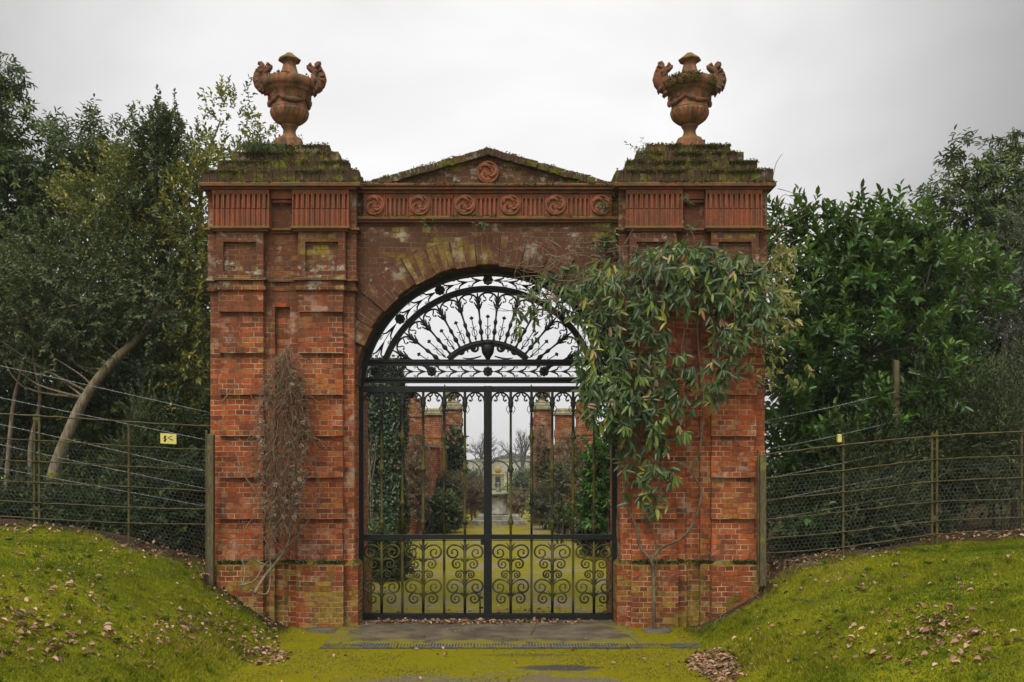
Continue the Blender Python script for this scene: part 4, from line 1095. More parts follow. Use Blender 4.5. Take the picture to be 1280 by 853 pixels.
# ------------------------------------------------------------------ dried climber on the left pier
dc = thing('dried_climber', at(330, 745, 14.3), 'dead brown climber with fluffy seed heads clinging to the left pier', 'climber')
YS = np.array([432, 450, 480, 520, 560, 600, 630, 660, 690]); CXs = np.array([360, 358, 357, 355, 353, 352, 350, 351, 346]); HW = np.array([3, 13, 24, 29, 32, 27, 21, 14, 8])
rd = np.random.default_rng(5)
b = MB()
for q in range(760):
    y = rd.uniform(432, 660) if rd.random() < .85 else rd.uniform(432, 500); c = np.interp(y, YS, CXs); h = np.interp(y, YS, HW)
    x = c + np.clip(rd.normal(0, .5), -1.15, 1.15) * h; d = rd.uniform(14.25, 14.66) - .12 * (1 - abs(x - c) / max(h, 1)) ; ln = rd.uniform(14, 60); an = PI / 2 + rd.normal(0, .38)
    pts = [at(x, y, d)]
    for t in range(3):
        an += rd.normal(0, .55); x += ln / 3 * math.cos(an) * .8; y += ln / 3 * math.sin(an); pts.append(at(x, y, d + rd.normal(0, .03)))
    r0 = rd.uniform(.0022, .0065); b.tube(pts, [r0, r0, r0 * .8, r0 * .6], 3, caps=False)
b.build('twigs', MAT['twig'], dc)
n = 900; y = rd.uniform(440, 672, n); c = np.interp(y, YS, CXs); h = np.interp(y, YS, HW); x = c + np.clip(rd.normal(0, .5, n), -1, 1) * h; d = rd.uniform(14.2, 14.66, n)
P = np.stack([CAMX + (x - 630) * d / FPX, CAMY + d, CAMZ + (585 - y) * d / FPX], 1)
leaf_mesh('dead_leaves', P, rd.normal(0, .6, (n, 3)) + np.array([0, 0, -.7]), rd.normal(0, 1, (n, 3)), rd.uniform(.02, .06, n), rd.uniform(.006, .018, n), MAT['lf_dry'], dc, rd.beta(1.4, 2, n))
nh = 150; y = rd.uniform(462, 650, nh); c = np.interp(y, YS, CXs); h = np.interp(y, YS, HW); sx = rd.choice([-1, 1], nh, p=[.3, .7]); x = c + sx * h * rd.uniform(.2, 1.12, nh); d = rd.uniform(14.12, 14.4, nh)
Ph = np.stack([CAMX + (x - 630) * d / FPX, CAMY + d, CAMZ + (585 - y) * d / FPX], 1)
k = 40; Q = np.repeat(Ph, k, 0); D = rd.normal(0, 1, Q.shape)
leaf_mesh('seed_heads', Q, D, rd.normal(0, 1, Q.shape), rd.uniform(.028, .05, len(Q)), .014, MAT['fluff'], dc, np.repeat(rd.random(nh), k))
b = MB()
for lst, r0, r1 in (([(318, 742, 14.2), (330, 722, 14.35), (352, 694, 14.5), (362, 668, 14.55), (358, 640, 14.55), (352, 600, 14.55)], .024, .014),
                    ([(302, 735, 14.2), (306, 712, 14.35), (297, 690, 14.45), (290, 682, 14.5)], .012, .006), ([(312, 738, 14.2), (334, 742, 14.3), (338, 715, 14.4), (337, 690, 14.45), (330, 672, 14.5)], .014, .009),
                    ([(300, 732, 14.2), (318, 726, 14.3), (331, 706, 14.45), (352, 690, 14.5), (378, 662, 14.52), (398, 630, 14.55), (402, 610, 14.55)], .013, .006),
                    ([(331, 706, 14.45), (312, 694, 14.5), (305, 668, 14.5), (316, 648, 14.5), (330, 630, 14.5)], .011, .006), ([(308, 700, 14.45), (330, 686, 14.5), (345, 660, 14.5)], .007, .004),
                    ([(290, 552, 14.55), (304, 592, 14.5), (325, 622, 14.5), (334, 650, 14.52), (346, 680, 14.5)], .008, .010), ([(276, 504, 14.55), (300, 480, 14.55), (316, 500, 14.52), (322, 530, 14.5)], .007, .004),
                    ([(392, 570, 14.5), (398, 595, 14.5), (400, 620, 14.52)], .008, .004), ([(342, 680, 14.5), (357, 694, 14.5), (366, 700, 14.5)], .006, .003), ([(363, 446, 14.6), (362, 425, 14.62), (365, 405, 14.62)], .006, .003),
                    ([(322, 530, 14.5), (330, 470, 14.55), (352, 440, 14.55)], .006, .004), ([(300, 560, 14.55), (318, 540, 14.5), (330, 528, 14.5)], .005, .003)):
    stem(b, lst, r0, r1)
for q in range(75):
    x0, y0 = rd.uniform(300, 410), rd.uniform(540, 700); an = rd.uniform(0, 6.28); pts = [(x0, y0, 14.6)]
    for t in range(3): an += rd.normal(0, .6); pts.append((pts[-1][0] + 10 * math.cos(an), pts[-1][1] + 10 * math.sin(an), 14.6 + rd.normal(0, .02)))
    stem(b, pts, .0045, .0025, 3, 3)
b.build('stem', MAT['stem'], dc)

# ferns and seedlings rooted in the joints
def fern(p, n, L, label, seed, mat='lf_shrub', up=.5, cat='fern', name='wall_fern'):
    r = np.random.default_rng(seed); B = np.repeat(np.array([p]), n, 0) + r.normal(0, .025, (n, 3)); D = r.normal(0, .6, (n, 3)); D[:, 1] = -np.abs(D[:, 1]) - .2; D[:, 2] = up + r.normal(0, .4, n)
    A = shoots(r, B, D, L * r.uniform(.6, 1.1, n), 9, L * .30, L * .10, 1.1, .35)
    o = leaf_mesh(name, *A, MAT[mat], None, r.beta(1.5, 1.5, len(A[0])), seed=seed)
    return tag(o, label, cat, 'small plants rooted in the brickwork')
fern(at(757, 305, 14.95), 13, .30, 'small fern rooted where the spandrel meets the right pier', 1, up=.1)
fern(at(760, 262, 14.85), 9, .22, 'fern growing beside the last roundel of the frieze', 2, up=.2)
fern(at(604, 279, 14.9), 9, .16, 'tuft of weed under the frieze above the arch crown', 3, up=-.2)
fern(at(533, 280, 14.9), 6, .12, 'tiny green weed under the frieze left of the arch crown', 4, up=-.1)
fern(at(800, 192, 14.9), 6, .22, 'fern frond on the inner edge of the right cap', 6, up=.5)
fern(at(860, 250, 14.65), 6, .16, 'fern in the niche of the right frieze', 7, up=.1)
fern(at(862, 285, 14.65), 6, .16, 'green tuft on the sill below the right niche', 8, up=.1)
fern(at(375, 184, 15.1), 3, .16, 'single seedling beside the foot of the left urn', 9, 'lf_var', .9, 'seedling', 'seedling')
r = np.random.default_rng(12); n = 300; B = np.repeat(np.array([at(322, 188, 14.95)]), n, 0) + r.normal(0, 1, (n, 3)) * np.array([.16, .08, .02]); D = r.normal(0, .35, (n, 3)); D[:, 2] = 1
tag(leaf_mesh('grass_tuft', B, D, r.normal(0, 1, (n, 3)), r.uniform(.08, .17, n), .012, MAT['lf_shrub'], None), 'tuft of grass growing on the left cap beside the urn', 'grass tuft', None, 'stuff')

# ------------------------------------------------------------------ fences
def hexnet(name, P00, P10, z0a, z0b, z1a, z1b, parent, cell=.06):
    """chicken wire between two posts: hexagonal cells of doubled wire"""
    P00 = Vector(P00); P10 = Vector(P10); Lh = (P10 - P00).length; b = MB(); nx = int(Lh / cell); rows = int(((z1a - z0a) + (z1b - z0b)) / 2 / (cell * .86))
    def q(u, v):
        t = u / Lh; zlo = z0a + (z0b - z0a) * t; zhi = z1a + (z1b - z1a) * t; p = P00 + (P10 - P00) * t; return Vector((p.x, p.y, zlo + (zhi - zlo) * v))
    for j in range(rows):
        v0 = j / rows; v1 = (j + .33) / rows; v2 = (j + 1) / rows; o = (j % 2) * .5
        for i in range(nx):
            u = (i + o) * cell
            if u + cell > Lh: continue
            for a, c_ in ((q(u, v0), q(u + cell / 2, v1)), (q(u + cell, v0), q(u + cell / 2, v1)), (q(u + cell / 2, v1), q(u + cell / 2, v2))):
                b.tube([a, c_], .0016, 3, caps=False, smooth=False)
    return b.build(name, MAT['net'], parent, uvs=False)
def fence(label, posts, rails, d, wood, gapside, offrails):
    """posts: (px, ytop, ybot, double); rails: list over posts of rail heights in the photo"""
    base = at(posts[0][0], posts[0][2], d); f = thing('estate_fence', (base.x, base.y, base.z), label, 'fence')
    for i, (px, yt, yb, kind) in enumerate(posts):
        p = at(px, yt, d); q = at(px, yb + 6, d)
        b = MB()
        if kind == 'wood':
            b.bbox(p.x - .042, p.x + .042, p.y - .05, p.y + .05, q.z - .3, p.z, .012); o = b.build('wooden_post', MAT['post'], f)
            b = MB(); b.box(p.x - .075, p.x - .05, p.y - .03, p.y + .01, q.z - .2, p.z + .06); b.build('iron_upright', MAT['rust'], f)
        else:
            for dx in ((-.035, .035) if kind == 'double' else (0,)):
                b.box(p.x + dx - .014, p.x + dx + .014, p.y - .012, p.y + .012, q.z - .3, p.z)
            b.build('post', MAT['rust'], f)
            if kind == 'double':
                for zz in (p.z - .06, q.z + .35):
                    b = MB(); b.box(p.x - .05, p.x + .05, p.y - .018, p.y + .016, zz - .03, zz + .03); b.build('clamp', MAT['rust'], f)
    nr = len(rails[0])
    for k in range(nr):
        pts = [at(posts[i][0], rails[i][k], d) + Vector((0, -.02, 0)) for i in range(len(posts))]
        b = MB(); Q = spline(pts, 8); rnd = random.Random(k + int(d * 10) + len(posts)); Q = [q + Vector((0, 0, rnd.uniform(-.006, .006))) for q in Q]
        b.tube(Q, .0125 if k == 0 else .009, 6); b.build('rail', MAT['rust'], f)
    for i in range(len(posts) - 1):
        a = at(posts[i][0], rails[i][1], d); c_ = at(posts[i + 1][0], rails[i + 1][1], d); za = at(posts[i][0], posts[i][2], d).z - .03; zc = at(posts[i + 1][0], posts[i + 1][2], d).z - .03
        if a.x < c_.x: hexnet('wire_netting', (a.x, a.y + .01, 0), (c_.x, c_.y + .01, 0), za, zc, a.z, c_.z, f)
        else: hexnet('wire_netting', (c_.x, a.y + .01, 0), (a.x, a.y + .01, 0), zc, za, c_.z, a.z, f)
    return f
fence('iron rail fence with chicken wire climbing left from the left pier', [(264, 543, 700, 'wood'), (161, 526, 670, 'thin'), (46, 518, 660, 'double'), (-75, 512, 652, 'thin')],
      [(533, 563, 589, 614, 637, 656), (527.5, 558, 583, 609, 634, 654), (520, 550.5, 577, 603.5, 628.5, 648), (515, 545, 571, 597, 622, 642)], 14.62, True, -1, None)
fence('iron rail fence with chicken wire climbing right from the right pier', [(953, 568, 700, 'wood'), (1054, 545, 692, 'thin'), (1168, 540, 672, 'double'), (1280, 536, 660, 'double'), (1400, 533, 652, 'thin')],
      [(569, 598, 626, 650, 674, 692), (556.5, 588, 615.5, 640, 665, 684), (545.5, 574.5, 602.5, 627.5, 651.5, 668), (539.5, 570, 597, 624, 647, 663), (536, 566, 594, 620, 643, 659)], 14.62, True, 1, None)
def strands(label, lines, posts, base):
    f = thing('security_wire', base, label, 'wire fence')
    for lst in lines:
        b = MB(); Q = spline(px_path(lst), 8); b.tube(Q, .0035, 5)
        for i in range(len(Q) - 1):                          # barbs
            for t in (.2, .6):
                p = Q[i] * (1 - t) + Q[i + 1] * t; b.tube([p + Vector((0, 0, .017)), p - Vector((0, 0, .017))], .0035, 3); 
        b.build('strand', MAT['wire'], f)
    for px, yt, yb, d, r_ in posts:
        b = MB(); p = at(px, yt, d); q = at(px, yb, d); b.bbox(p.x - r_, p.x + r_, p.y - r_, p.y + r_, q.z, p.z, .01); b.build('wooden_post', MAT['post'], f)
    return f
sw = strands('pale barbed wires slanting in front of the trees on the left', [[(-30, 451, 15.8), (80, 475, 15.75), (262, 516, 15.7)], [(-30, 491, 15.8), (100, 518, 15.75), (262, 551, 15.7)], [(-30, 524, 15.8), (100, 553, 15.75), (262, 590, 15.7)],
         [(-30, 549, 15.8), (100, 578, 15.75), (262, 612, 15.7)], [(-30, 580, 15.8), (262, 634, 15.7)]], [(-22, 430, 680, 15.8, .05)], at(-22, 660, 15.8))
strands('pale barbed wires rising from the right pier to a short wooden post', [[(958, 526, 15.7), (1040, 509, 15.75), (1120, 490, 16.4)], [(958, 562, 15.7), (1040, 546, 15.75), (1120, 527, 16.4)], [(958, 598, 15.7), (1040, 582, 15.75), (1120, 564, 16.4)],
         [(958, 627, 15.7), (1120, 595, 15.8)], [(958, 650, 15.7), (1120, 622, 15.8)]], [(1120, 451, 640, 16.45, .04)], at(1120, 660, 15.8))
b = MB(); p = at(1049, 548, 15.74); b.bbox(p.x - .03, p.x + .03, p.y - .03, p.y + .03, p.z - .06, p.z + .06, .01)
tag(b.build('insulator', MAT['yellow']), 'small yellow insulator block on the right barbed wires', 'insulator')
# yellow warning plate on the wire
p = at(210.5, 548.5, 15.66); ws = thing('warning_sign', p, 'small yellow warning plate hung on the barbed wire', 'sign')
b = MB(); wv, hv = .122, .078; b.prism_xz([(p.x - wv, p.z - hv + .006), (p.x + wv, p.z - hv - .008), (p.x + wv, p.z + hv - .008), (p.x - wv, p.z + hv + .008)], p.y - .004, p.y + .004); b.build('plate', MAT['yellow'], ws)
b = MB(); b.prism_xz([(p.x - .075, p.z - .045), (p.x - .045, p.z - .05), (p.x - .02, p.z + .0), (p.x - .045, p.z - .005), (p.x - .03, p.z + .045), (p.x - .06, p.z + .05), (p.x - .075, p.z + .0), (p.x - .055, p.z - .005)], p.y - .0065, p.y - .003)
b.build('bolt_symbol', MAT['black'], ws)
b = MB(); b.tube([(p.x - .005, p.y - .005, p.z + .02), (p.x + .04, p.y - .005, p.z - .015), (p.x + .075, p.y - .005, p.z - .02)], .006, 4); b.box(p.x + .01, p.x + .06, p.y - .0062, p.y - .003, p.z + .028, p.z + .036); b.build('hand_symbol', MAT['black'], ws)
# ------------------------------------------------------------------ trees and shrubs
def E(px, py, d, rx, rz, ry=None, wt=None):
    c = at(px, py, d); k = d / FPX; e = [c.x, c.y, c.z, rx * k, (ry if ry else min(rx, rz) * k), rz * k]
    e.append(wt if wt else rx * rz * 1e-3); return tuple(e)
def plant(name, label, cat, group, base, ells, nclump, per, m, Lf, Wf, mat, bark='bark_dark', trunk=None, trunk_r=(.12, .03), shoot=(.25, .55), sig=.16, up=.5, spread=.9, droop=.2, shell=.6, lump=.28, seed=1, vb=(1.5, 2.0), limbs=14, extra=None):
    r = np.random.default_rng(seed); t = thing(name, base, label, cat, group)
    Cn, Dn = crown_points(r, ells, nclump, shell, lump)
    if extra is not None: 
        Cn = np.concatenate([Cn, np.array(extra)[:, :3]]); Dn = np.concatenate([Dn, np.array(extra)[:, 3:]])
    n = len(Cn) * per; B = np.repeat(Cn, per, 0) + r.normal(0, sig, (n, 3)); D = np.repeat(Dn, per, 0) * .8 + r.normal(0, .5, (n, 3)) + np.array([0, 0, up])
    keep = B[:, 2] > ground(B[:, 0], B[:, 1]) + .02; B = B[keep]; D = D[keep]; n = len(B)
    A = shoots(r, B, D, r.uniform(*shoot, n), m, Lf, Wf, spread, droop)
    v = np.clip(np.repeat(r.beta(*vb, n), m) + r.normal(0, .1, n * m), 0, 1)
    leaf_mesh('crown', *A, MAT[mat], t, v, seed=seed)
    b = MB(); base = Vector(base)
    tr = [Vector(p) for p in trunk] if trunk else [base + Vector((0, 0, -.3)), base + Vector((.1, 0, .8)), Vector(np.mean(Cn, 0).tolist())]
    Q = spline(tr, 6); mm = len(Q) - 1; b.tube(Q, [trunk_r[0] + (trunk_r[1] - trunk_r[0]) * i / mm for i in range(mm + 1)], 9)
    for j in r.choice(len(Cn), min(limbs, len(Cn)), replace=False):
        c = Vector(Cn[j].tolist()); q = min(Q[mm // 2:], key=lambda z_: (z_ - c).length * (1 + .5 * max(0, z_.z - c.z + .2)))
        mid = (q + c) / 2 + Vector(r.normal(0, .12, 3).tolist()) - Vector((0, 0, .1)); b.tube(spline([q, mid, c], 4), [.026 * (1 - .8 * i / 8) for i in range(9)], 5)
    if not trunk:
        for j in range(3): b.tube(spline([base + Vector((r.normal(0, .1), r.normal(0, .1), -.2)), base + Vector((r.normal(0, .3), r.normal(0, .2), .7)), Vector(Cn[r.integers(len(Cn))].tolist())], 5), [trunk_r[0] * .5 * (1 - .08 * i) for i in range(11)], 6)
    b.build('trunk', MAT[bark], t)
    return t
def gb(px, d, back=0):
    x = CAMX + (px - 630) * d / FPX; y = CAMY + d; return (x, y, float(ground(x, y)))
# left wood
SPIKE = []
for k_ in range(15):
    for q_ in (-1, 0, 1):
        c_ = at(200 + q_ * (2 + k_ * 1.5), 158 + k_ * 5.5, 19.2); SPIKE.append((c_.x, c_.y, c_.z, q_ * .35, 0, 1.1))
oak = plant('evergreen_oak', 'grey green small leaved tree on a pale leaning trunk behind the left fence', 'tree', 'trees left of the gateway', gb(62, 18.2),
      [E(130, 375, 19.2, 125, 75, 1.3), E(55, 410, 19.0, 85, 65, 1.2), E(205, 370, 18.5, 36, 55, .6), E(190, 285, 19.2, 36, 46, .7), E(80, 320, 19.6, 50, 30, .8), E(200, 205, 19.2, 24, 50, .35), E(225, 460, 19, 20, 40, .5)],
      400, 6, 15, .085, .042, 'lf_holm', 'bark', [at(60, 640, 18.2), at(68, 590, 18.2), at(84, 545, 18.2), at(106, 498, 18.25), at(138, 455, 18.3), at(182, 412, 18.6), at(215, 350, 19.0)], (.125, .06), (.25, .5), .17, .5, .9, .1, .55, .25, 101, (1.6, 1.9), 22, SPIKE)
plant('rhododendron', 'tall dark drooping leaved tree at the far left edge', 'tree', 'trees left of the gateway', gb(20, 22),
      [E(10, 150, 22, 22, 40, .8), E(60, 200, 22, 60, 45, 1.1), E(120, 185, 22, 38, 34, .8), E(30, 260, 22, 70, 60, 1.2), E(130, 235, 22, 45, 45, .9), E(-30, 200, 22, 60, 90, 1.2), E(8, 95, 22, 12, 10, .3, .4)],
      250, 6, 11, .17, .045, 'lf_droop', 'bark_dark', None, (.16, .05), (.2, .4), .16, .2, 1.05, .55, .55, .32, 102, (1.6, 2.2), 24)
plant('variegated_holly', 'loose yellow leaved shrub reaching above the left pier', 'shrub', 'trees left of the gateway', gb(235, 20.5),
      [E(145, 250, 19.6, 60, 55, .9), E(243, 290, 18.6, 24, 90, .5), E(250, 420, 18.4, 14, 85, .4), E(185, 310, 19.2, 45, 45, .6), E(288, 145, 20.3, 24, 22, .35, .45), E(262, 205, 20.4, 12, 36, .3, .35), E(330, 175, 20, 11, 14, .2, .18), E(305, 200, 20.1, 22, 12, .3, .3), E(230, 480, 20.5, 40, 60, .5)],
      270, 7, 9, .10, .046, 'lf_var', 'bark', [gb(235, 20.5), at(240, 450, 20.5), at(250, 260, 20.4), at(258, 200, 20.4), at(276, 150, 20.3)], (.07, .014), (.25, .5), .12, .6, .85, .05, .5, .3, 103, (1.7, 1.5), 30)
plant('cypress', 'narrow dark conifer standing behind the left fence', 'conifer', 'trees left of the gateway', gb(180, 17.2), [E(180, 520, 17.2, 13, 50, .25), E(178, 580, 17.2, 24, 60, .4), E(180, 630, 17.2, 28, 40, .45)], 120, 7, 16, .09, .014, 'lf_yew', 'bark_dark', None, (.05, .02), (.2, .35), .1, .9, .5, 0, .5, .2, 104, (1.5, 1.7), 6)
for i, (px, py, d, rx, rz, mt, lb) in enumerate(((30, 650, 17.6, 50, 28, 'lf_dark', 'low dark evergreen bush behind the left fence at the frame edge'), (125, 650, 17.0, 50, 26, 'lf_dark', 'low dark bush at the foot of the leaning trunk'),
        (232, 600, 16.8, 32, 70, 'lf_dark', 'dark bush between the conifer and the left pier'), (40, 490, 20.5, 70, 60, 'lf_dark', 'deep green bush under the leaning tree'), (210, 500, 20.5, 55, 70, 'lf_droop', 'dark leafy bush behind the yellow warning plate'), (120, 540, 19.8, 60, 60, 'lf_droop', 'dark bush seen past the leaning trunk'))):
    plant('evergreen_bush', lb, 'bush', 'bushes left of the gateway', gb(px, d), [E(px, py, d, rx, rz, .8), E(px + rx * .3, py + rz * .6, d, rx * .8, rz * .6, .7), E(px - rx * .3, py + rz * .7, d, rx * .7, rz * .6, .7)], 130, 6, 11, .10, .045, mt, 'bark_dark', None, (.05, .02), (.2, .45), .16, .5, .95, .15, .5, .3, 120 + i, (1.3, 2.2), 8)
for i, (px, py, d, rx, rz, lb) in enumerate(((30, 380, 29, 170, 190, 'broad dark tree deep in the wood at the far left'), (215, 420, 27, 75, 150, 'dark tree deep in the wood beside the left pier'))):
    plant('woodland_tree', lb, 'tree', 'dark trees deep in the wood', gb(px, d), [E(px, py, d, rx, rz, 2.5), E(px, py + 110, d, rx * 1.1, 120, 2.6, 40)], 460, 6, 9, .22, .11, 'lf_dark', 'bark_dark', None, (.25, .08), (.4, .9), .35, .4, 1, .2, .5, .25, 140 + i, (1.4, 2), 10)
b = MB()
sl_ = thing('slender_trunks', gb(35, 19), 'thin bare stems rising in the shade left of the leaning trunk', 'sapling')
for lst in ([(40, 640, 19), (38, 560, 19), (50, 500, 19), (42, 440, 19), (55, 400, 19)], [(5, 640, 19), (15, 520, 19), (25, 470, 19), (45, 405, 19.1)], [(0, 405, 18.6), (40, 398, 18.6), (80, 385, 18.7), (120, 378, 18.8)]):
    b = MB(); stem(b, lst, .055, .02, 6, 7); b.build('stem', MAT['bark'], sl_)
b = MB(); b.tube([at(63, 604, 18.13), at(65, 599, 18.12), at(68, 591, 18.12)], [.10, .135, .10], 9); b.build('moss_patch', MAT['moss'], oak)
st = at(980, 690, 15.7); b = MB(); b.lathe((st.x, st.y, float(ground(st.x, st.y)) - .1), [(.11, 0), (.09, .1), (.085, .42), (.07, .48), (.02, .5)], 10, mod=lambda a, i: 1 + .1 * math.sin(3 * a))
tag(b.build('tree_stump', MAT['bark']), 'pale short stump behind the wire netting beside the right pier', 'stump')
# right wood
RL = [E(1050, 345, 17.6, 80, 55, .9), E(1130, 345, 17.8, 80, 55, .9), E(1190, 380, 18, 40, 60, .8), E(1010, 420, 17.4, 55, 90, .8), E(1110, 460, 17.5, 100, 95, 1.1), E(1005, 540, 17.2, 45, 100, .7), E(1070, 580, 17.1, 70, 90, .8), E(1150, 520, 17.6, 60, 80, .8), E(985, 330, 17.6, 22, 40, .4), E(1010, 640, 16.9, 50, 60, .6)]
rt = np.random.default_rng(9); ex = []
for px, py in ((1012, 262), (1018, 275), (1098, 258), (1092, 275), (1130, 268), (1152, 285), (1064, 290), (1045, 285), (1040, 300), (1110, 290), (1075, 300), (1160, 300), (1000, 300), (1180, 310), (1125, 300)):
    c = at(px, py + 14, 17.6 + rt.normal(0, .2)); ex.append((c.x, c.y, c.z, rt.normal(0, .1), 0, 1.3))
    c = at(px + rt.normal(0, 6), py + 30, 17.6 + rt.normal(0, .2)); ex.append((c.x, c.y, c.z, rt.normal(0, .2), 0, 1.2))
plant('cherry_laurel', 'big glossy green laurel filling the space beside the right pier', 'laurel', 'trees right of the gateway', gb(1080, 17.8), RL, 330, 5, 11, .18, .070, 'lf_laurel', 'bark_dark', None, (.08, .03), (.25, .55), .15, .75, .95, .05, .55, .3, 201, (1.6, 1.9), 22, ex)
plant('drooping_tree', 'tree with drooping leaves rising at the upper right corner', 'tree', 'trees right of the gateway', gb(1250, 23),
      [E(1240, 265, 23, 55, 50, 1.0), E(1190, 262, 23, 34, 26, .6), E(1275, 215, 23, 34, 34, .8), E(1215, 205, 23, 28, 22, .5), E(1160, 240, 23, 15, 12, .3), E(1300, 290, 23, 60, 80, 1), E(1215, 330, 23, 50, 50, .9), E(1265, 172, 23, 14, 10, .3)],
      200, 6, 11, .17, .05, 'lf_droop', 'bark_dark', None, (.15, .05), (.2, .4), .15, .2, 1.05, .5, .55, .3, 202, (1.6, 2), 24)
plant('olive_grey_shrub', 'grey green dense shrub at the right edge above the yew', 'shrub', 'trees right of the gateway', gb(1275, 19), [E(1262, 370, 19, 48, 60, .9), E(1290, 320, 19, 55, 70, .9), E(1270, 430, 19, 55, 50, .8), E(1300, 520, 19, 60, 90, .9)], 200, 6, 14, .06, .03, 'lf_grey', 'bark_dark', None, (.07, .03), (.15, .35), .13, .4, .95, .1, .6, .2, 203, (1.6, 1.9), 8)
for i, (px, py, d, rx, rz, lb) in enumerate(((1185, 540, 16.9, 80, 62, 'feathery dark yew behind the middle of the right fence'), (1262, 545, 16.7, 70, 72, 'feathery dark yew at the right edge behind the fence'), (1080, 600, 16.5, 40, 55, 'low dark yew just right of the short wooden post'))):
    plant('yew', lb, 'yew', 'yews behind the right fence', gb(px, d), [E(px, py, d, rx, rz, .7), E(px, py + rz * .7, d, rx * 1.1, rz * .5, .7), E(px - rx * .4, py + 5, d, rx * .5, rz * .8, .6)], 190, 7, 16, .085, .013, 'lf_yew', 'bark_dark', None, (.06, .02), (.35, .7), .13, .75, .55, .12, .5, .3, 210 + i, (1.5, 1.9), 8)
plant('evergreen_bush', 'dark bush at ground level between the right pier and the yews', 'bush', None, gb(1000, 16.4), [E(1000, 655, 16.4, 45, 40, .6), E(1060, 665, 16.6, 50, 35, .6), E(1150, 640, 17, 70, 40, .6)], 130, 6, 11, .10, .045, 'lf_dark', 'bark_dark', None, (.05, .02), (.2, .4), .16, .5, .95, .15, .5, .3, 215, (1.3, 2.2), 8)
for i, (px, py, d, rx, rz, lb) in enumerate(((1080, 480, 27, 130, 150, 'dark tree deep in the wood behind the laurel'), (1260, 450, 28, 110, 160, 'dark tree deep in the wood behind the grey shrub'))):
    plant('woodland_tree', lb, 'tree', 'dark trees deep in the wood', gb(px, d), [E(px, py, d, rx, rz, 2.2), E(px, py + 120, d, rx, 100, 2.2)], 420, 6, 9, .22, .11, 'lf_dark', 'bark_dark', None, (.25, .08), (.4, .9), .35, .4, 1, .2, .5, .25, 240 + i, (1.4, 2), 10)

# ------------------------------------------------------------------ garden beyond the gate
def gpier(px0, px1, ytop, d, dep, name, label, bands=True, cap=True, low=0.0, cat='brick pier', group='brick piers of the garden court', ball=False, ruin=0):
    a = at(px0, ytop, d); c = at(px1, ytop, d); x0, x1, zt = a.x, c.x, a.z; y0 = a.y
    t = thing(name, ((x0 + x1) / 2, y0 + dep / 2, 0), label, cat, group)
    b = MB(); b.box(x0, x1, y0, y0 + dep, -.2, zt)
    if bands:
        z = .9
        while z < zt - .5: b.box(x0 - .03, x1 + .03, y0 - .03, y0 + dep + .03, z, z + .32); z += .62
    b.bbox(x0 - .08, x1 + .08, y0 - .08, y0 + dep + .08, -.2, .8, .06)
    rr = random.Random(int(px0))
    for q in range(ruin):
        xa = rr.uniform(x0, x1 - .2); b.box(xa, xa + rr.uniform(.2, .4), y0 + .02, y0 + dep - .02, zt - .02, zt + rr.choice([.075, .15, .22]))
    b.build('shaft', MAT['brick_far'], t)
    if cap:
        b = MB(); b.bbox(x0 - .07, x1 + .07, y0 - .07, y0 + dep + .07, zt, zt + .12, .04); b.bbox(x0 - .02, x1 + .02, y0 - .02, y0 + dep + .02, zt + .12, zt + .26, .05); b.build('coping', MAT['stone_moss'], t)
    if ball:
        b = MB(); cx = (x0 + x1) / 2; cy = y0 + dep / 2
        b.lathe((cx, cy, zt + .25), [(.30, 0), (.34, .05), (.30, .10), (.16, .16), (.15, .20), (.22, .25), (.30, .36), (.31, .46), (.26, .56), (.15, .64), (.05, .70), (.01, .72)], 16); b.build('finial', MAT['stone_moss'], t)
    return t
gpier(551, 577, 512, 42, .9, 'garden_pier', 'tall brick pier with mossy stone finial left of the pedestal', ball=True)
gpier(667.5, 690, 512, 42, .9, 'garden_pier', 'tall brick pier with mossy stone finial right of the pedestal', ball=True)
gpier(530, 550.5, 519, 39, .9, 'garden_pier', 'stone capped brick pier second on the left side of the court')
gpier(695, 718, 519, 39, .9, 'garden_pier', 'stone capped brick pier second on the right side of the court')
gpier(503, 526, 498, 35.5, .9, 'garden_pier', 'lichened brick pier with crumbling top beside the ivy column', cap=False, ruin=4)
gpier(722, 744, 500, 35.5, .9, 'garden_pier', 'lichened brick pier behind the laurel on the right of the court', cap=False, ruin=4)
def wall_seg(p0, p1, h, label):
    p0 = Vector(p0); p1 = Vector(p1); dv = (p1 - p0).normalized(); nv = Vector((-dv.y, dv.x, 0)) * .18
    t = thing('garden_wall', ((p0.x + p1.x) / 2, (p0.y + p1.y) / 2, 0), label, 'garden wall')
    b = MB(); vs = [p0 - nv, p1 - nv, p1 + nv, p0 + nv]; b.add([(v.x, v.y, -.2) for v in vs] + [(v.x, v.y, h) for v in vs], [(3, 2, 1, 0), (4, 5, 6, 7), (0, 1, 5, 4), (1, 2, 6, 5), (2, 3, 7, 6), (3, 0, 4, 7)]); b.build('brickwork', MAT['brick_far'], t)
    b = MB(); nv *= 1.4; vs = [p0 - nv, p1 - nv, p1 + nv, p0 + nv]; b.add([(v.x, v.y, h) for v in vs] + [(v.x, v.y, h + .12) for v in vs], [(3, 2, 1, 0), (4, 5, 6, 7), (0, 1, 5, 4), (1, 2, 6, 5), (2, 3, 7, 6), (3, 0, 4, 7)]); b.build('coping', MAT['stone_moss'], t)
for s, nm in ((-1, 'left'), (1, 'right')):
    wall_seg((s * 2.9, 21.0, 0), (s * 2.05, 27.0, 0), 3.0, f'lower brick wall linking the piers on the {nm} side of the court')
wall_seg((3.75, 9.0, 0), (3.45, 16.0, 0), .75, 'low red brick wall under the laurel just inside the gate')
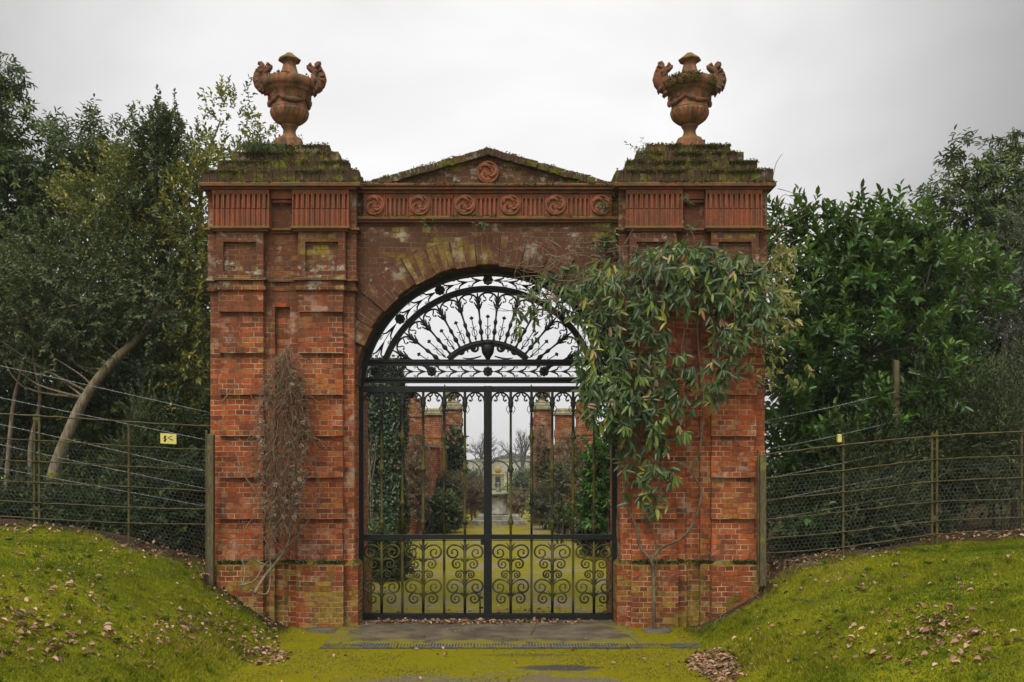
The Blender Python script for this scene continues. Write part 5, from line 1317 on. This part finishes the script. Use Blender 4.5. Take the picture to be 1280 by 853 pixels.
# ivy clad column
a = at(464, 468, 31); c = at(498, 468, 31)
iv = thing('ivy_column', ((a.x + c.x) / 2, a.y + .5, 0), 'square pier wholly clad in dark ivy inside the gate on the left', 'ivy column')
b = MB(); b.box(a.x, c.x, a.y, a.y + .9, -.2, a.z + .5); b.build('shaft', MAT['brick_far'], iv)
r = np.random.default_rng(55); n = 9000; f = r.choice(3, n, p=[.5, .3, .2]); H = a.z + .5
u = r.random(n); zz = r.uniform(.05, H, n); bul = .10 + .07 * np.sin(zz * 2.1) + .05 * np.sin(zz * 5 + u * 6)
P = np.where((f == 0)[:, None], np.stack([a.x + (c.x - a.x) * u, a.y - bul, zz], 1), np.where((f == 1)[:, None], np.stack([c.x + bul, a.y + .9 * u, zz], 1), np.stack([a.x - bul, a.y + .9 * u, zz], 1)))
P = P + r.normal(0, .04, P.shape); No = np.where((f == 0)[:, None], [0, -1, .3], np.where((f == 1)[:, None], [1, 0, .3], [-1, 0, .3])) + r.normal(0, .35, (n, 3))
leaf_mesh('ivy', P, r.normal(0, .5, (n, 3)) + np.array([0, 0, -.9]), No, r.uniform(.07, .13, n), r.uniform(.06, .10, n), MAT['lf_ivy'], iv, r.beta(1.5, 2, n))
b = MB()
for q in range(9): x = a.x - .12 + r.normal(0, .08); b.tube(spline([(x, a.y - .15, 0), (x + r.normal(0, .08), a.y - .2, 1.4), (x + r.normal(0, .1), a.y - .15, 2.8), (x + r.normal(0, .1), a.y - .1, 4.4)], 6), .018, 5)
b.build('stem', MAT['stem'], iv)
# pedestal on two steps
p = at(622.5, 655, 40.8); cx, cy = p.x, p.y + .9
pd = thing('stone_pedestal', (cx, cy, 0), 'grey stone pedestal on two steps in the middle of the court', 'pedestal')
b = MB(); b.bbox(cx - 1.06, cx + 1.06, cy - 1.0, cy + 1.0, -.3, .13, .02); b.build('step', MAT['stone'], pd)
b = MB(); b.bbox(cx - .84, cx + .84, cy - .8, cy + .8, .128, .32, .02); b.build('step', MAT['stone'], pd)
b = MB(); b.lathe((cx, cy, .32), [(.44, 0), (.44, .06), (.38, .10), (.37, .72), (.40, .78), (.50, .82), (.50, .90), (.10, .92)], 4 if False else 8); b.build('block', MAT['stone'], pd)
b = MB(); b.lathe((cx, cy, 1.26), [(.12, 0), (.07, .06), (.05, .3), (.09, .36), (.02, .38)], 10); b.build('dial_stem', MAT['stone'], pd)
# garden shrubs
SH = [('green_shrub', 'bright green shrub spreading at the foot of the left garden piers', 552, 640, 36, 26, 22, 'lf_shrub', .13, .05, 200), ('green_shrub', 'grey olive shrub leaning on the second left garden pier', 560, 610, 39, 22, 20, 'lf_olive', .08, .03, 150), ('dry_shrub', 'brown twiggy shrub left of the pedestal', 592, 620, 44, 20, 24, 'lf_dry', .12, .02, 160),
      ('dry_shrub', 'brown twiggy shrub right of the pedestal', 646, 628, 46, 14, 14, 'lf_dry', .12, .02, 90), ('green_shrub', 'olive shrub at the foot of the right garden piers', 680, 630, 38, 20, 26, 'lf_olive', .08, .03, 160), ('green_shrub', 'small light green shrub before the right garden wall', 704, 648, 34, 16, 14, 'lf_shrub', .10, .04, 90),
      ('laurel_shrub', 'glossy laurel bush just inside the gate on the right', 752, 605, 26, 22, 62, 'lf_laurel', .16, .06, 200), ('ivy_shrub', 'low dark ivy mound under the laurel inside the gate', 742, 660, 27, 14, 24, 'lf_ivy', .10, .06, 110),
      ('dark_shrub', 'small dark shrub with blossom behind the lower left gate panel', 482, 700, 21, 24, 20, 'lf_dark', .10, .04, 150), ('green_shrub', 'leafy weeds at the foot of the ivy column', 470, 672, 28, 14, 12, 'lf_shrub', .10, .05, 70),
      ('climbing_shrub', 'patch of green climber on the right garden pier', 684, 590, 41, 10, 20, 'lf_shrub', .10, .05, 60), ('climbing_shrub', 'dark climber hanging on the tall left garden pier', 567, 560, 41.2, 9, 26, 'lf_ivy', .12, .08, 70),
      ('dry_climber', 'bare brown climber over the crumbling left garden pier', 520, 590, 35, 14, 60, 'lf_dry', .12, .02, 150), ('dry_climber', 'bare brown climber over the right garden wall', 712, 580, 35.2, 22, 52, 'lf_dry', .12, .02, 170), ('dry_climber', 'bare climber round the tall right garden pier', 676, 570, 41, 10, 45, 'lf_dry', .12, .02, 110),
      ('yew_cone', 'dark clipped yew beyond the right garden pier', 655, 604, 88, 12, 10, 'lf_yew', .22, .08, 90), ('yew_cone', 'dark yew bush partly behind the tall right pier', 668, 602, 92, 11, 14, 'lf_yew', .22, .08, 90), ('grey_bush', 'misty grey bush beyond the left pier', 588, 604, 90, 14, 12, 'lf_olive', .25, .1, 110),
      ('olive_bush', 'rounded evergreen in front of the right curved wall', 700, 600, 31, 9, 24, 'lf_olive', .09, .03, 90)]
for i, (nm, lb, px, py, d, rx, rz, mt, L_, W_, nc) in enumerate(SH):
    k = d / FPX
    plant(nm, lb, 'shrub', 'shrubs of the garden court', gb(px, d), [E(px, py, d, rx * .72, rz * .75, max(.3, rx * k * .6)), E(px, py + rz * .5, d, rx * .8, rz * .45, max(.3, rx * k * .6))], nc, 5, 9, L_, W_, mt, 'bark_dark', None, (.04, .012), (.14, .32) if d < 60 else (.4, .9), .10 if d < 60 else .25, .5, .95, .15, .5, .3, 300 + i, (1.5, 1.8), 8)
# far garden: wall, ball pier, hoops, bare trees, wooded hill
gw2 = thing('pale_wall', (0, 150, 0), 'long pale garden wall far beyond the court', 'wall')
b = MB(); b.box(-30, 30, 150, 150.5, -.3, 3.3); b.build('wall_face', MAT['render'], gw2)
b = MB(); b.bbox(-30.2, 30.2, 149.85, 150.65, 3.3, 3.55, .1); b.build('coping', MAT['stone'], gw2)
bp = thing('ball_pier', (*at(622.3, 600, 103).xy, 0), 'distant brick pier topped by an ochre stone ball', 'pier')
p = at(622.3, 600, 103)
b = MB(); b.box(p.x - .62, p.x + .62, p.y, p.y + 1.2, -.2, 1.55); b.build('shaft', MAT['stone_moss'], bp)
b = MB(); b.box(p.x - .26, p.x + .26, p.y - .03, p.y + .1, .25, 1.35); b.build('plaque', MAT['black'], bp)
b = MB(); b.bbox(p.x - .7, p.x + .7, p.y - .1, p.y + 1.3, 1.55, 1.7, .05); b.ball((p.x, p.y + .6, 2.02), .34, 14, 10); b.build('ball', MAT['ochre'], bp)
for i, px in enumerate((583, 620, 652)):
    p = at(px, 600, 76); r_ = 1.05
    b = MB(); b.tube([(p.x - r_, p.y, 0)] + [(p.x + r_ * math.cos(a), p.y, 1.85 + r_ * .9 * math.sin(a)) for a in [PI - PI * k / 14 for k in range(15)]] + [(p.x + r_, p.y, 0)], .055, 6)
    tag(b.build('garden_hoop', MAT['bark_far']), ('thin iron garden hoop left of the ochre ball', 'thin iron garden hoop around the ochre ball', 'thin iron garden hoop right of the ochre ball')[i], 'garden hoop', 'iron hoops in the far garden')
b = MB(); b.tube([(-14, 62, .62), (14, 62, .62)], .05, 6)
for x in range(-14, 15, 2): b.tube([(x, 62, -.1), (x, 62, .64)], .05, 5)
tag(b.build('park_rail', MAT['bark_far']), 'dark park rail crossing the lawn beyond the pedestal', 'fence')
def bare_tree(px, d, h, label, seed, fan=.5, lean=0):
    r = random.Random(seed); base = Vector(gb(px, d)); t = thing('bare_tree', base, label, 'tree', 'bare winter trees beyond the garden'); tb, cb = MB(), MB()
    def br(p, dr, ln, rad, dep):
        q = p + dr * ln; mid = (p + q) / 2 + Vector((r.gauss(0, .04), r.gauss(0, .04), 0)) * ln
        (tb if dep < 3 else cb).tube([p, mid, q], [rad, rad * .85, rad * .7], 6 if dep < 3 else 3, caps=False)
        if dep >= 6: return
        for k in range(r.choice([2, 3, 3]) if dep else 4):
            nd = (dr + Vector((r.gauss(0, fan), r.gauss(0, fan), r.gauss(.12, .25)))).normalized(); st = p.lerp(q, r.uniform(.55, 1) if dep else r.uniform(.7, 1)); br(st, nd, ln * r.uniform(.62, .85), rad * .58, dep + 1)
    br(base - Vector((0, 0, .3)), Vector((lean, 0, 1)), h * .24, h * .032, 0)
    tb.build('trunk', MAT['bark_far'], t, uvs=False); cb.build('crown', MAT['bark_far'], t, uvs=False)
bare_tree(606, 165, 11.5, 'spreading bare tree left of the gate centre in the distance', 3, .62)
bare_tree(652, 150, 11, 'upright bare tree with fanning stems in the distance', 6, .30, .06)
bare_tree(545, 200, 12, 'bare tree partly behind the left garden piers', 9, .5); bare_tree(700, 190, 11, 'bare tree partly behind the right garden piers', 12, .5)
r = np.random.default_rng(88); n = 42000; x = r.uniform(-110, 110, n); y = r.uniform(300, 380, n); top = 6.2 + 1.4 * np.sin(x * .05) + .9 * np.sin(x * .17 + 1) + .6 * np.sin(x * .5); zz = r.random(n) ** .7 * top * (.75 + .25 * (y - 300) / 80)
tag(leaf_mesh('woodland', np.stack([x, y, zz], 1), r.normal(0, 1, (n, 3)), r.normal(0, 1, (n, 3)), 1.1, .7, MAT['lf_olive'], None, r.beta(1.2, 2.5, n)), 'misty wooded ridge beyond the park', 'woodland', None, 'stuff')

# ------------------------------------------------------------------ grass and fallen leaves
def hit(px, py):
    px = np.asarray(px, float); py = np.asarray(py, float); d = np.arange(6, 24, .03)
    X = CAMX + (px[:, None] - 630) * d / FPX; Z = CAMZ + (585 - py[:, None]) * d / FPX; Y = np.broadcast_to(CAMY + d, X.shape)
    g = Z < ground(X, Y); ok = g.any(1); i = g.argmax(1); k = np.arange(len(px)); P = np.stack([X[k, i], Y[k, i], ground(X[k, i], Y[k, i])], 1); return P[ok]
r = np.random.default_rng(64)
n = 210000; x = np.where(r.random(n) < .5, -1, 1) * (2.75 + 5.4 * r.random(n) ** .9); y = -8.2 + 7.9 * r.random(n)
keep = ((np.abs(x) - .24) * 1275 < 860 * (y + 15)) & (y < -.45 + .12 * np.sin(x * 3)); x, y = x[keep], y[keep]; n = len(x)
cl = np.sin(x * 2.1 + y * 1.3) + np.sin(x * 4.7 - y * 3.1) * .7 + np.sin(x * 9 + y * 8) * .4
P = np.stack([x, y, ground(x, y) - .004], 1); D = r.normal(0, .55, (n, 3)); D[:, 2] = .8
v = np.clip(.50 + .13 * cl + .16 * np.sin(x * 1.1 - y * .8 + 2) + r.normal(0, .15, n), 0, 1)
L_ = r.uniform(.018, .045, n) * (1 + .25 * np.clip(cl, -1, 1.6)); edge = np.exp(-((np.abs(x) - 3.15) / .22) ** 2); L_ = L_ * (1 + 1.1 * edge)
tag(leaf_mesh('grass', P, D, r.normal(0, 1, (n, 3)), L_, .0085, MAT['grass'], None, v), 'short mossy grass on the banks beside the lane', 'grass', None, 'stuff')
n = 26000; x = r.uniform(-2.9, 2.9, n); y = r.uniform(-5.2, -.2, n); keep = (np.sin(x * 1.9 + y * 2.7) + np.sin(x * 4.3 - y * 5) * .6 + r.normal(0, .6, n) + np.clip(np.abs(x) - 1.2, -.6, 1) + (y + 3.5) * .25) > .2
keep &= ~((np.abs(x) < 2.6) & (y > -2.05)) | ((np.abs(y + 1.45) < .1) & (np.sin(x * 2.2) > .1))
x, y = x[keep], y[keep]; n = len(x); D = r.normal(0, .8, (n, 3)); D[:, 2] = .6
z_ = np.where((y > -1.62) & (np.abs(x) < 2.1), .02, .004) + LZ
tag(leaf_mesh('lane_moss', np.stack([x, y, z_], 1), D, r.normal(0, 1, (n, 3)), r.uniform(.012, .03, n), .012, MAT['moss_tuft'], None, r.beta(2, 1.5, n)), 'tufts of yellow moss on the lane', 'moss', None, 'stuff')
LR = [(60, 770, 90, 60, 150), (40, 800, 60, 40, 90), (180, 805, 60, 35, 80), (250, 790, 60, 25, 110), (170, 740, 150, 50, 60), (310, 800, 45, 22, 110), (330, 822, 30, 12, 100), (275, 770, 50, 30, 50), (345, 775, 30, 10, 60), (100, 700, 120, 35, 30), (270, 715, 40, 26, 90), (200, 690, 60, 12, 70), (60, 662, 80, 7, 60), (300, 748, 30, 18, 70),
      (892, 830, 32, 16, 330), (905, 845, 30, 10, 120), (1160, 800, 110, 45, 130), (1190, 790, 40, 22, 90), (1120, 740, 140, 45, 70), (1000, 810, 90, 30, 50), (985, 705, 40, 12, 90), (1060, 692, 70, 7, 60), (1200, 668, 90, 8, 110), (1260, 664, 40, 10, 60), (940, 780, 40, 20, 14), (1020, 735, 60, 20, 14), (1250, 720, 50, 30, 14)]
Q = []
for px, py, rx, ry, n in LR:
    n = int(n * 1.5); a = r.random(n) * 6.28; q = r.random(n) ** .55; H_ = hit(px + rx * q * np.cos(a), np.minimum(870, py + ry * q * np.sin(a)))
    if len(H_): Q.append(H_)
n = 60; Q.append(np.stack([r.uniform(-2.6, 2.6, n), r.uniform(-4.8, -.3, n), np.full(n, LZ + .01)], 1))
n = 520; xx = np.clip(r.normal(-.35, .95, n), -1.9, 1.9); Q.append(np.stack([xx, .10 + r.normal(0, .10, n), np.full(n, LZ + .02)], 1))
n = 130; Q.append(np.stack([r.uniform(-1.9, 1.9, n), .75 + np.abs(r.normal(0, .5, n)), np.full(n, LZ + .025)], 1))
n = 420; sx = r.choice([-1, 1], n); Q.append(np.stack([sx * (4.0 - np.abs(r.normal(0, .5, n)) - r.random(n) * .6), r.uniform(1.5, 18, n), np.full(n, LZ + .02)], 1))
n = 300; Q.append(np.stack([-2.95 + r.normal(0, .5, n), r.uniform(3.5, 8, n), np.full(n, LZ + .025)], 1))
n = 260; xx = np.where(r.random(n) < .5, -1, 1) * r.uniform(4.3, 8.5, n); yy = r.uniform(-.3, 1.4, n); Q.append(np.stack([xx, yy, ground(xx, yy)], 1))
Q = np.concatenate(Q); n = len(Q); Q[:, 2] += r.uniform(.006, .03, n)
D = r.normal(0, 1, (n, 3)); D[:, 2] = r.normal(0, .2, n); Nn = r.normal(0, .38, (n, 3)); Nn[:, 2] = 1
L_ = .032 + .06 * r.random(n) ** 1.4
tag(leaf_mesh('fallen_leaves', Q, D, Nn, L_, L_ * r.uniform(.45, .7, n), MAT['lf_brown'], None, np.clip(r.beta(1.8, 1.6, n), 0, 1), fold=.35, curl=.22), 'drifts of pale brown fallen leaves on the grass and lane', 'fallen leaves', None, 'stuff')
r2 = random.Random(3); b = MB()
for q in range(90):
    s = r2.choice([-1, 1]); x, y = s * r2.uniform(3.0, 5.5), r2.uniform(-.9, -.25); zg = float(ground(x, y)); an = r2.uniform(0, 6.28); ln = r2.uniform(.1, .35)
    b.tube([(x, y, zg + .01), (x + ln * .5 * math.cos(an), y + ln * .3 * math.sin(an), zg + .05), (x + ln * math.cos(an), y + ln * .6 * math.sin(an), float(ground(x + ln * math.cos(an), y + ln * .6 * math.sin(an))) + .01)], .004, 4)
tag(b.build('fallen_twigs', MAT['stem'], uvs=False), 'small dead twigs lying on the soil by the piers', 'twigs', None, 'stuff')
# longer tufts the mower missed
k = 26; n = 420; x = r.choice([-1, 1], n) * (2.9 + 5 * r.random(n) ** 1.3); y = r.uniform(-8, -.5, n); B = np.repeat(np.stack([x, y, ground(x, y)], 1), k, 0) + r.normal(0, .022, (n * k, 3)) * np.array([1, 1, 0])
D = r.normal(0, .4, (n * k, 3)); D[:, 2] = .9; L_ = np.repeat(r.uniform(.04, .095, n), k) * r.uniform(.5, 1.1, n * k)
tag(leaf_mesh('grass_tufts', B, D, r.normal(0, 1, (n * k, 3)), L_, .008, MAT['grass'], None, np.clip(np.repeat(r.uniform(.1, .6, n), k) + r.normal(0, .1, n * k), 0, 1)), 'longer tufts of grass scattered over the banks', 'grass', None, 'stuff')
# broad leaved weeds dotted through the turf
r = np.random.default_rng(97); n = 130; x = r.choice([-1, 1], n) * r.uniform(3.1, 7.5, n); y = r.uniform(-7.5, -.6, n); k = 9; B = np.repeat(np.stack([x, y, ground(x, y) + .012], 1), k, 0); az = r.random(n * k) * 6.28
L_ = np.repeat(r.uniform(.03, .085, n), k) * r.uniform(.6, 1.1, n * k)
tag(leaf_mesh('turf_weeds', B, np.stack([np.cos(az), np.sin(az), r.uniform(.15, .7, n * k)], 1), np.stack([-np.cos(az) * .3, -np.sin(az) * .3, np.ones(n * k)], 1), L_, L_ * .42, MAT['lf_shrub'], None, np.repeat(r.beta(1.6, 1.3, n), k)), 'broad leaved weeds low in the turf', 'weeds', None, 'stuff')
# flat stones at the feet of the piers
for (px, py, lb) in ((405, 783, 'flat mossy stone at the foot of the left pier'), (822, 785, 'flat mossy stone at the foot of the right pier')):
    p = at(px, py, 14.45); b = MB(); b.lathe((p.x, p.y, LZ - .01), [(.24, 0), (.27, .012), (.25, .03), (.1, .036)], 11, mod=lambda a, i: 1 + .18 * math.sin(2 * a + px) + .08 * math.sin(5 * a)); tag(b.build('flat_stone', MAT['stone_dark']), lb, 'stone', 'flat stones by the piers')

# ------------------------------------------------------------------ winter haze
m, nt = new_mat('haze'); v = N(nt, 'ShaderNodeVolumePrincipled', {'Color': (.93, .95, 1, 1), 'Density': .0005, 'Anisotropy': .2}); N(nt, 'ShaderNodeOutputMaterial', {1: v.outputs[0]})
b = MB(); b.box(-930, 930, -70, 1230, -1.5, 32)
tag(b.build('haze', m, uvs=False), 'thin winter haze between the gateway and the far trees', 'haze', None, 'stuff')
